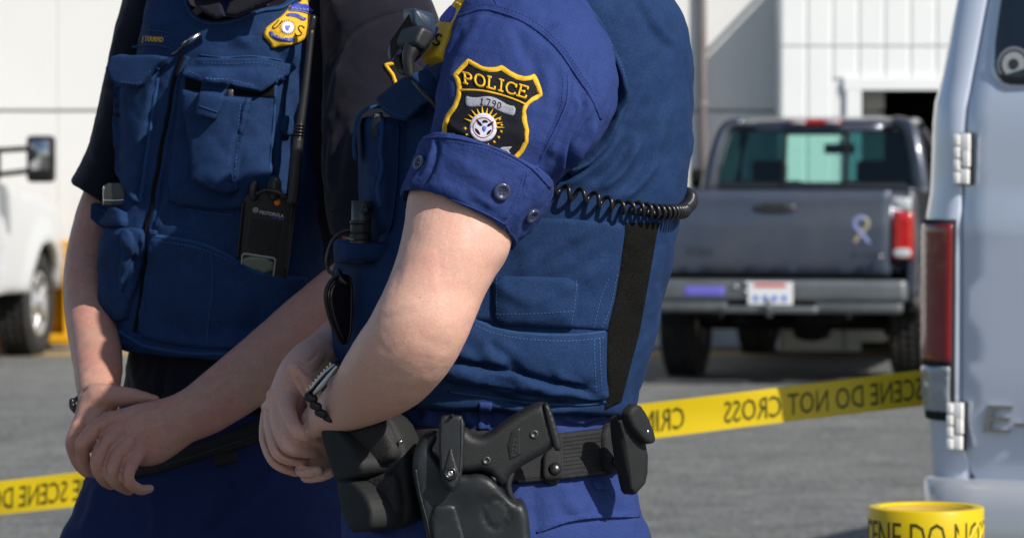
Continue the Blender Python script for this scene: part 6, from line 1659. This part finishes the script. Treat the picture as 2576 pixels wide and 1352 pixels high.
# ---- duty belt of B and what hangs from it
SBT = Surf().add(TBV, TBF)
for V_, F_ in (): pass
bpoly = [(930, 1060), (1050, 1070), (1150, 1076), (1300, 1085), (1413, 1087), (1510, 1076), (1545, 1066), (1600, 1048), (1606, 1160), (1560, 1180), (1510, 1191), (1400, 1206), (1300, 1215), (1150, 1210), (1040, 1202), (930, 1190)]
mb = MB(); mb.add(*patch(bpoly, grow(SBT, .004), .006, 6, 9, rnd=0, skirt=.012)); V, F = mb.arr(); belt = mb.build('duty_belt', M['black_nylon'], pb); SBT.add(V, F)
strip_ = lambda name, pl, w, h, m, par: piece(name, par, m, ribbon(pl, w, SBT, h))
strip_('belt_edge', [(1300, 1211), (1400, 1202), (1510, 1187), (1560, 1176)], 9, .002, M['black_leather'], belt)
mb = MB()
for iy in range(9):
    for ix in range(15):
        x = 1420 + ix * 6.2; y = 1100 + iy * 10 - (ix * 6.2) * .13
        B, N = SBT(np.array([(x, y)])); V, F = box((0, 0, 0), (.0012, .0008, .0012)); mb.add(V + B[0] + N[0] * .0004, F)
tag(mb.build('webbing_weave', M['black_nylon'], belt), kind='stuff')
for poly, sn in (([(1364, 1132), (1400, 1128), (1414, 1140), (1412, 1215), (1372, 1222), (1362, 1200)], [(1396, 1178, 17)]), ([(1510, 1066), (1540, 1060), (1558, 1080), (1560, 1178), (1536, 1194), (1514, 1188)], [(1547, 1090, 13), (1549, 1160, 13)])):
    mb = MB(); mb.add(*patch(poly, SBT, .006, 6, 6, rnd=1)); V, F = mb.arr(); kp = mb.build('belt_keeper', M['black_nylon'], belt); SBT.add(V, F)
    for x, y, r in sn:
        B, N = SBT(np.array([(x, y)])); rr = pxr(r, B[0][1]); piece('snap', belt, M['gloss_black'], disc(B[0], N[0], rr, [(1, -.001), (.95, .0016), (.7, .0032), (.35, .004), (.03, .0042)], 20))
cc = gthing('handcuff_case', 'black flapped leather case on the belt at the small of the back', 'handcuff case', 1595, 1150, 3.88)
cpl = plane(3.835, 1590, 1130, .0005, 0)
piece('case', cc, M['matte_leather'], patch([(1556, 1052), (1572, 1042), (1600, 1078), (1626, 1124), (1624, 1208), (1604, 1232), (1588, 1247), (1576, 1195), (1562, 1120)], cpl, .006, 8, 7, rnd=1, skirt=.014))
piece('case_seam', cc, M['black_nylon'], ribbon([(1560, 1056), (1574, 1110), (1584, 1170), (1592, 1232)], 7, plane(3.829, 1590, 1130, .0005, 0), .002))
piece('flap', cc, M['matte_leather'], patch([(1576, 1032), (1602, 1010), (1626, 1046), (1645, 1096), (1643, 1114), (1624, 1116), (1600, 1092), (1582, 1066)], plane(3.820, 1600, 1060, .0005, 0), .005, 7, 6, rnd=1, skirt=.008))
q, n_ = plane(3.8145, 1600, 1060, .0005, 0)(np.array([(1629, 1085)])); piece('snap', cc, M['steel'], disc(q[0], n_[0], .0028, [(1, 0), (.8, .0014), (.05, .002)], 14))

hol = gthing('holster', 'black moulded leather holster on the belt with a riveted thumb strap', 'holster', 1180, 1290, 3.78)
hp = [(1039, 1143), (1048, 1118), (1062, 1098), (1080, 1088), (1096, 1087), (1100, 1104), (1085, 1130), (1092, 1146), (1130, 1180), (1170, 1192), (1205, 1186), (1236, 1198), (1253, 1214), (1272, 1242), (1294, 1262), (1317, 1262), (1332, 1306), (1337, 1420), (1090, 1420), (1062, 1300), (1046, 1230), (1036, 1180)]
hpl = plane(3.772, 1180, 1240)
def hex_(Q, d):
    a = np.exp(-(((Q[:, 0] - 1210) / 60) ** 2 + ((Q[:, 1] - 1225) / 40) ** 2)) * .005
    e, _, _ = seg_dist(Q, chaikin([(1236, 1250), (1215, 1275), (1222, 1310), (1245, 1330), (1268, 1322), (1282, 1290), (1268, 1256)], 2), True)
    a = a - .0022 * np.exp(-(e / 4) ** 2)
    return a + nz(P(1180, 1240, 3.77) + np.stack([Q[:, 0], Q[:, 0] * 0, Q[:, 1]], -1) / 2100, 30, .0009, 2)
mb = MB(); mb.add(*patch(hp, hpl, .011, 16, 8, rnd=1, skirt=.05, extra=hex_)); HV, HF = mb.arr(); mb.build('shell', M['black_leather'], hol)
SH = Surf().add(HV, HF)
piece('retention_block', hol, M['black_leather'], patch([(1076, 1272), (1142, 1264), (1152, 1290), (1172, 1360), (1180, 1420), (1100, 1420)], SH, .004, 5, 8, rnd=1))
piece('edge_seam', hol, M['black_leather'], ribbon([(1046, 1180), (1056, 1240), (1072, 1300), (1092, 1380)], 5, SH, .0015))
gun = gthing('pistol', 'black pistol sitting in the holster with its stippled grip upward', 'pistol', 1290, 1120, 3.78)
gp = [(1150, 1080), (1172, 1074), (1186, 1090), (1200, 1096), (1222, 1094), (1264, 1062), (1312, 1031), (1340, 1017), (1358, 1011), (1374, 1014), (1384, 1042), (1404, 1098), (1406, 1112), (1376, 1136), (1328, 1162), (1288, 1188), (1268, 1222), (1252, 1216), (1222, 1180), (1160, 1190), (1110, 1180), (1105, 1120)]
mb = MB(); mb.add(*patch(gp, plane(3.772, 1260, 1110), .013, 20, 7, rnd=1, skirt=.022)); GV, GF = mb.arr(); mb.build('grip', M['grip'], gun)
SG = Surf().add(GV, GF)
piece('magazine_base', gun, M['black_plastic'], patch([(1366, 1012), (1380, 1016), (1392, 1046), (1410, 1110), (1412, 1132), (1396, 1134), (1386, 1104), (1372, 1050)], plane(3.762, 1390, 1080), .006, 5, 5, rnd=1, skirt=.03))
piece('grip_panel', gun, M['black_plastic'], patch([(1286, 1084), (1308, 1076), (1310, 1144), (1282, 1156), (1276, 1120)], SG, .0008, 3, 6, rnd=0))
piece('model_mark', gun, M['grey_metal'], text_geo('P229', grow(SG, .001), (1298, 1146), (.10, -1), (-1, -.12), 17, .0004, fit=44), smooth=False)
for x, y in ((1344, 1091), (1224, 1157)):
    B, N = SG(np.array([(x, y)])); piece('screw', gun, M['grey_metal'], disc(B[0], N[0], .0048, [(1, -.001), (1, .0012), (.8, .0018), (.5, .0016), (.45, .0006), (.03, .0006)], 18))
piece('trigger_guard', gun, M['black_plastic'], tube([P(*p) for p in ((1286, 1190, 3.775), (1278, 1220, 3.773), (1284, 1246, 3.774), (1296, 1268, 3.779))], .0040, 12, 30))
B, N = SG(np.array([(1243, 1203)])); piece('release_button', gun, M['black_plastic'], disc(B[0], N[0], .0055, [(1, -.001), (1, .002), (.8, .003), (.05, .003)], 18))
sp_ = [(1104, 1044), (1136, 1042), (1170, 1045), (1168, 1120), (1164, 1190), (1148, 1228), (1134, 1238), (1121, 1226), (1108, 1200), (1103, 1120)]
mb = MB(); mb.add(*patch(sp_, plane(3.750, 1135, 1140, 0, -.00004), .004, 6, 7, rnd=1, skirt=.004)); V, F = mb.arr(); mb.build('thumb_strap', M['black_leather'], hol)
piece('strap_loop', hol, M['black_leather'], strap3([(1137, 1046), (1137, 1040), (1137, 1048)], [3.752, 3.775, 3.80], .0315 * 0 + .02))
SST = Surf().add(V, F)
piece('strap_seam', hol, M['black_nylon'], ribbon([(1112, 1050), (1111, 1120), (1114, 1185)], 3, SST, .0008), ribbon([(1160, 1050), (1160, 1120), (1156, 1185)], 3, SST, .0008))
piece('strap_point', hol, M['black_leather'], patch([(1134, 1118), (1146, 1160), (1158, 1200), (1140, 1232), (1122, 1220), (1112, 1196), (1122, 1158)], SST, .002, 5, 6, rnd=1))
B, N = SST(np.array([(1133, 1190)])); c = B[0] + N[0] * .0022; r_ = pxr(18, c[1])
piece('rivet', hol, M['gloss_black'], disc(c, N[0], r_, [(1, -.001), (1, .0012), (.9, .0028), (.7, .0034), (.5, .0028), (.42, .0012), (.03, .0012)], 26))
piece('rivet_core', hol, M['steel'], disc(c + N[0] * .0012, N[0], r_ * .42, [(1, 0), (1, .0012), (.75, .0018), (.45, .0012), (.03, .0010)], 18))

mp = gthing('magazine_pouch', 'black double magazine pouch with two rounded flaps on the front of the belt', 'magazine pouch', 940, 1190, 3.82)
mpl = lambda d: plane(d, 940, 1190, -.0003, .0)
piece('back_plate', mp, M['matte_leather'], patch([(842, 1062), (900, 1050), (955, 1034), (984, 1044), (1006, 1080), (1022, 1120), (1034, 1180), (1046, 1280), (1040, 1306), (1010, 1324), (946, 1336), (880, 1330), (852, 1220)], mpl(3.842), .010, 8, 10, rnd=1, skirt=.03))
M['pouch_mesh'] = mat('ballistic_nylon', (.022, .021, .022), .7, .3, grain=(520, .6), bump=(500, .8, .0012))
for b, f in (([(848, 1088), (880, 1076), (950, 1056), (976, 1062), (990, 1088), (1006, 1130), (1000, 1156), (960, 1168), (916, 1178), (880, 1170)], [(808, 1078), (828, 1072), (856, 1078), (880, 1106), (904, 1140), (914, 1162), (914, 1186), (898, 1200), (868, 1205), (848, 1204), (832, 1160)]),
             ([(880, 1226), (920, 1206), (985, 1184), (1004, 1196), (1014, 1260), (1012, 1292), (980, 1306), (940, 1316), (900, 1310)], [(850, 1212), (870, 1206), (894, 1208), (920, 1234), (938, 1268), (943, 1306), (938, 1330), (914, 1336), (884, 1338), (866, 1280)])):
    piece('pouch', mp, M['pouch_mesh'], patch(b, mpl(3.830), .011, 10, 8, rnd=1, skirt=.03, dome=.002))
    piece('flap', mp, M['matte_leather'], patch(f, plane(3.826, 870, 1140, -.0006, 0), .004, 5, 7, rnd=1, skirt=.05, dome=.001))
B, N = mpl(3.83)(np.array([(1008, 1110)])); piece('snap', mp, M['steel'], disc(B[0], N[0], .003, [(1, 0), (.8, .002), (.05, .003)], 12))

# ---- bracelet of B
SBB = Surf().add(*get_geo(body_b, offb))
br = gthing('bracelet', 'black beaded cord bracelet with silver letter plate on the wrist', 'bracelet', 810, 1010, 3.86)
B, N = SBB(np.array([(842, 916), (822, 932), (802, 952), (788, 970), (776, 986)])); X = np.array([P(842, 914, 3.80), P(822, 931, 3.80), P(803, 951, 3.805), (P(788, 969, 3.81)), P(776, 985, 3.82)])
piece('plate', br, M['steel'], tube(X, .0048, 8, 14, 'flat', .35))
mb = MB()
for k in range(9):
    p = X[0] + (X[-1] - X[0]) * (k + .5) / 9; mb.add(*rbox(p + np.array((-.003, -.004, .001)), (.0032, .003, .0055), .0006, 1))
mb.build('letter_block', mat('worn_brass', (.5, .42, .25), .35, .5, .9), br)
piece('bar', br, M['steel'], tube([P(846, 922, 3.795), P(826, 946, 3.797), P(806, 972, 3.80), P(792, 988, 3.81)], [.002, .003, .003, .003], 10, 16))
for x, y, d, r in ((782, 1000, 3.815, 15), (794, 1020, 3.812, 14), (807, 1038, 3.815, 14), (826, 1050, 3.822, 13), (846, 1058, 3.835, 11), (866, 1062, 3.85, 9)):
    mb = MB(); u = np.array((-.6, 0, -.8)) * pxr(r, d) * .35; c = P(x, y, d); mb.add(*tube([c - np.array((.8, 0, -.35)) * pxr(r, d) * .5, c + np.array((.8, 0, -.35)) * pxr(r, d) * .5], pxr(r * .8, d), 12, 6)); mb.build('bead', M['black_plastic'], br)
piece('cord', br, M['black_nylon'], tube([P(850, 905, 3.85), P(806, 950, 3.825), P(780, 992, 3.82), P(800, 1030, 3.82), P(840, 1056, 3.835), P(880, 1060, 3.865)], .003, 8, 30))

# ---- radio and tools of A
B, N = SVA(np.array([(660, 640)])); dr0 = float(B[0][1])
rpl = lambda off=0.: plane(dr0 - .006 - off, 660, 660, .0, .00013)
rd = gthing('two_way_radio', 'black two-way radio with long antenna standing in the front pocket', 'radio', 665, 620, dr0 - .01)
rp = [(612, 502), (624, 482), (650, 478), (700, 494), (738, 505), (743, 516), (738, 560), (724, 680), (716, 740), (592, 715), (600, 640), (606, 560)]
piece('body', rd, M['black_plastic'], prism(chaikin(rp, 1), rpl(), .03, .004, 3))
mb = MB()
for iy in range(15):
    for ix in range(13):
        x = 634 + ix * 6.1 - iy * .8; y = 551 + iy * 5.8 + ix * .9
        if ix < 4 and iy > 12: continue
        B, N = rpl(.0003)(np.array([(x, y)])); mb.add(*disc(B[0], N[0], .00095, [(1, -.0002), (.7, .0009), (.05, .0011)], 6))
tag(mb.build('grille_dots', M['gloss_black'], rd), kind='stuff')
piece('edge_rail', rd, M['gloss_black'], ribbon([(736, 518), (730, 570), (716, 680)], 7, rpl(), .003), ribbon([(612, 508), (606, 570), (598, 650)], 7, rpl(), .003))
piece('screen', rd, M['lcd'], patch([(612, 640), (690, 650), (686, 690), (606, 678)], rpl(), .002, 4, 7, rnd=1))
piece('screen_frame', rd, M['grey_frame'] if 'grey_frame' in M else mat('light_grey_frame', (.30, .30, .28), .4, .5), ribbon([(606, 682), (610, 640), (616, 637), (688, 648), (693, 653), (688, 694)], 5, rpl(), .003, smooth=False))
piece('brand_lettering', rd, M['white_print'], text_geo('MOTOROLA', rpl(), (653, 537), (1, .16), (.05, -1), 12, .0005, fit=60, shear=.15), smooth=False)
piece('series_lettering', rd, M['blue_print'], text_geo('XTS 3000', rpl(), (683, 549), (1, .16), (.05, -1), 7, .0005, fit=30), smooth=False)
piece('logo', rd, M['white_print'], ribbon([(643 + 6 * math.cos(t), 528 + 6 * math.sin(t)) for t in np.linspace(0, 2 * math.pi, 18)[:-1]], 1.6, rpl(), .0005, 2, closed=True), ribbon([(639.5, 531), (641, 525), (643, 530), (645, 525), (646.5, 531)], 1.4, rpl(), .0005, 2, smooth=False))
dt = dr0 - .038
piece('knob', rd, M['gloss_black'], tube([P(639, 494, dt + .006), P(638, 478, dt + .006), P(638, 464, dt + .006)], [.0062, .0072, .0066], 18, 10))
mb = MB(); mb.add(*tube([P(690, 492, dt), P(691, 475, dt), P(691, 455, dt)], [.0070, .0082, .0076], 20, 10))
for k in range(14):
    a = 2 * math.pi * k / 14; mb.add(*tube([P(690, 488, dt) + .0082 * np.array((math.cos(a), math.sin(a), 0)), P(691, 456, dt) + .0080 * np.array((math.cos(a), math.sin(a), 0))], .0011, 5, 4))
mb.build('volume_knob', M['gloss_black'], rd)
piece('knob_guard', rd, M['gloss_black'], tube([P(648, 486, dt - .006), P(668, 478, dt - .008), P(700, 484, dt - .008), P(716, 496, dt - .006)], .0028, 8, 20))
B, N = rpl(.002)(np.array([(698, 508)])); piece('emergency_button', rd, M['orange'], disc(B[0], N[0], .0042, [(1, -.003), (1, .002), (.8, .003), (.05, .0034)], 18))
ax = [(733, 512), (737, 480), (744, 400), (751, 334)]
piece('antenna', rd, M['black_plastic'], tube([P(733, 512, dt), P(737, 480, dt), P(744, 400, dt + .003), P(750, 345, dt + .006)], [.0088, .0086, .0080, .0076], 18, 20, 'flat'), tube([P(752, 334, dt + .006), P(770, 200, dt + .012), P(784, 72, dt + .018)], [.0064, .0052, .0043], 16, 20, 'flat'))
piece('antenna_ring', rd, M['gloss_black'], *[tube([P(750 + k * .8, 348 - k * 8, dt + .006), P(750.4 + k * .8, 343.5 - k * 8, dt + .006)], .0079, 18, 3, 'flat') for k in range(5)])
piece('antenna_cap', rd, M['gloss_black'], tube([P(784, 72, dt + .018), P(788, 46, dt + .019)], .0048, 16, 8))
tl_ = gthing('folding_tool', 'dark grey metal folding tool standing in the small pouch at the edge of the vest', 'tool', 288, 500, 4.33)
B, N = SVA(np.array([(300, 500)])); tpl = plane(float(B[0][1]) - .012, 290, 500, 0)
piece('handle', tl_, mat('dark_grey_metal', (.05, .05, .05), .4, .5, metal=.6), prism([(262, 466), (272, 460), (316, 458), (316, 519), (258, 516), (258, 500)], tpl, .012, .002))
piece('bolster', tl_, M['steel'], ribbon([(258, 503), (290, 504), (316, 502)], 5, tpl, .0015, smooth=False)); piece('clip', tl_, M['steel'], ribbon([(261, 468), (260, 490), (261, 515)], 4, tpl, .002, smooth=False))
DOFF = .16
wtch = gthing('wristwatch', 'dark wristwatch band showing at the outer side of the wrist', 'watch', 188, 1020, 4.2)
piece('band', wtch, M['gloss_black'], tube([P(181, 1008, 4.205), P(183, 1020, 4.205), P(192, 1034, 4.2)], [.004, .0048, .004], 12, 12), tube([P(181, 1008, 4.205), P(200, 1000, 4.24), P(240, 990, 4.25)], .004, 8, 16))
DOFF = 0.0
# patch on A's left sleeve peeking out beside the microphone
SSV = Surf().add(VSV, VSF)
piece('shoulder_patch', shirt_a, M['patch_black'], patch([(970, 164), (985, 178), (998, 206), (1000, 240), (1060, 280), (1090, 200), (1040, 150), (1000, 158)], SSV, .0012, 4, 8, rnd=0))
piece('patch_border', shirt_a, M['gold'], ribbon([(1004, 158), (970, 163), (976, 172), (988, 188), (994, 206), (1000, 225), (992, 260)], 10, grow(SSV, .001), .0025, 4, smooth=False))
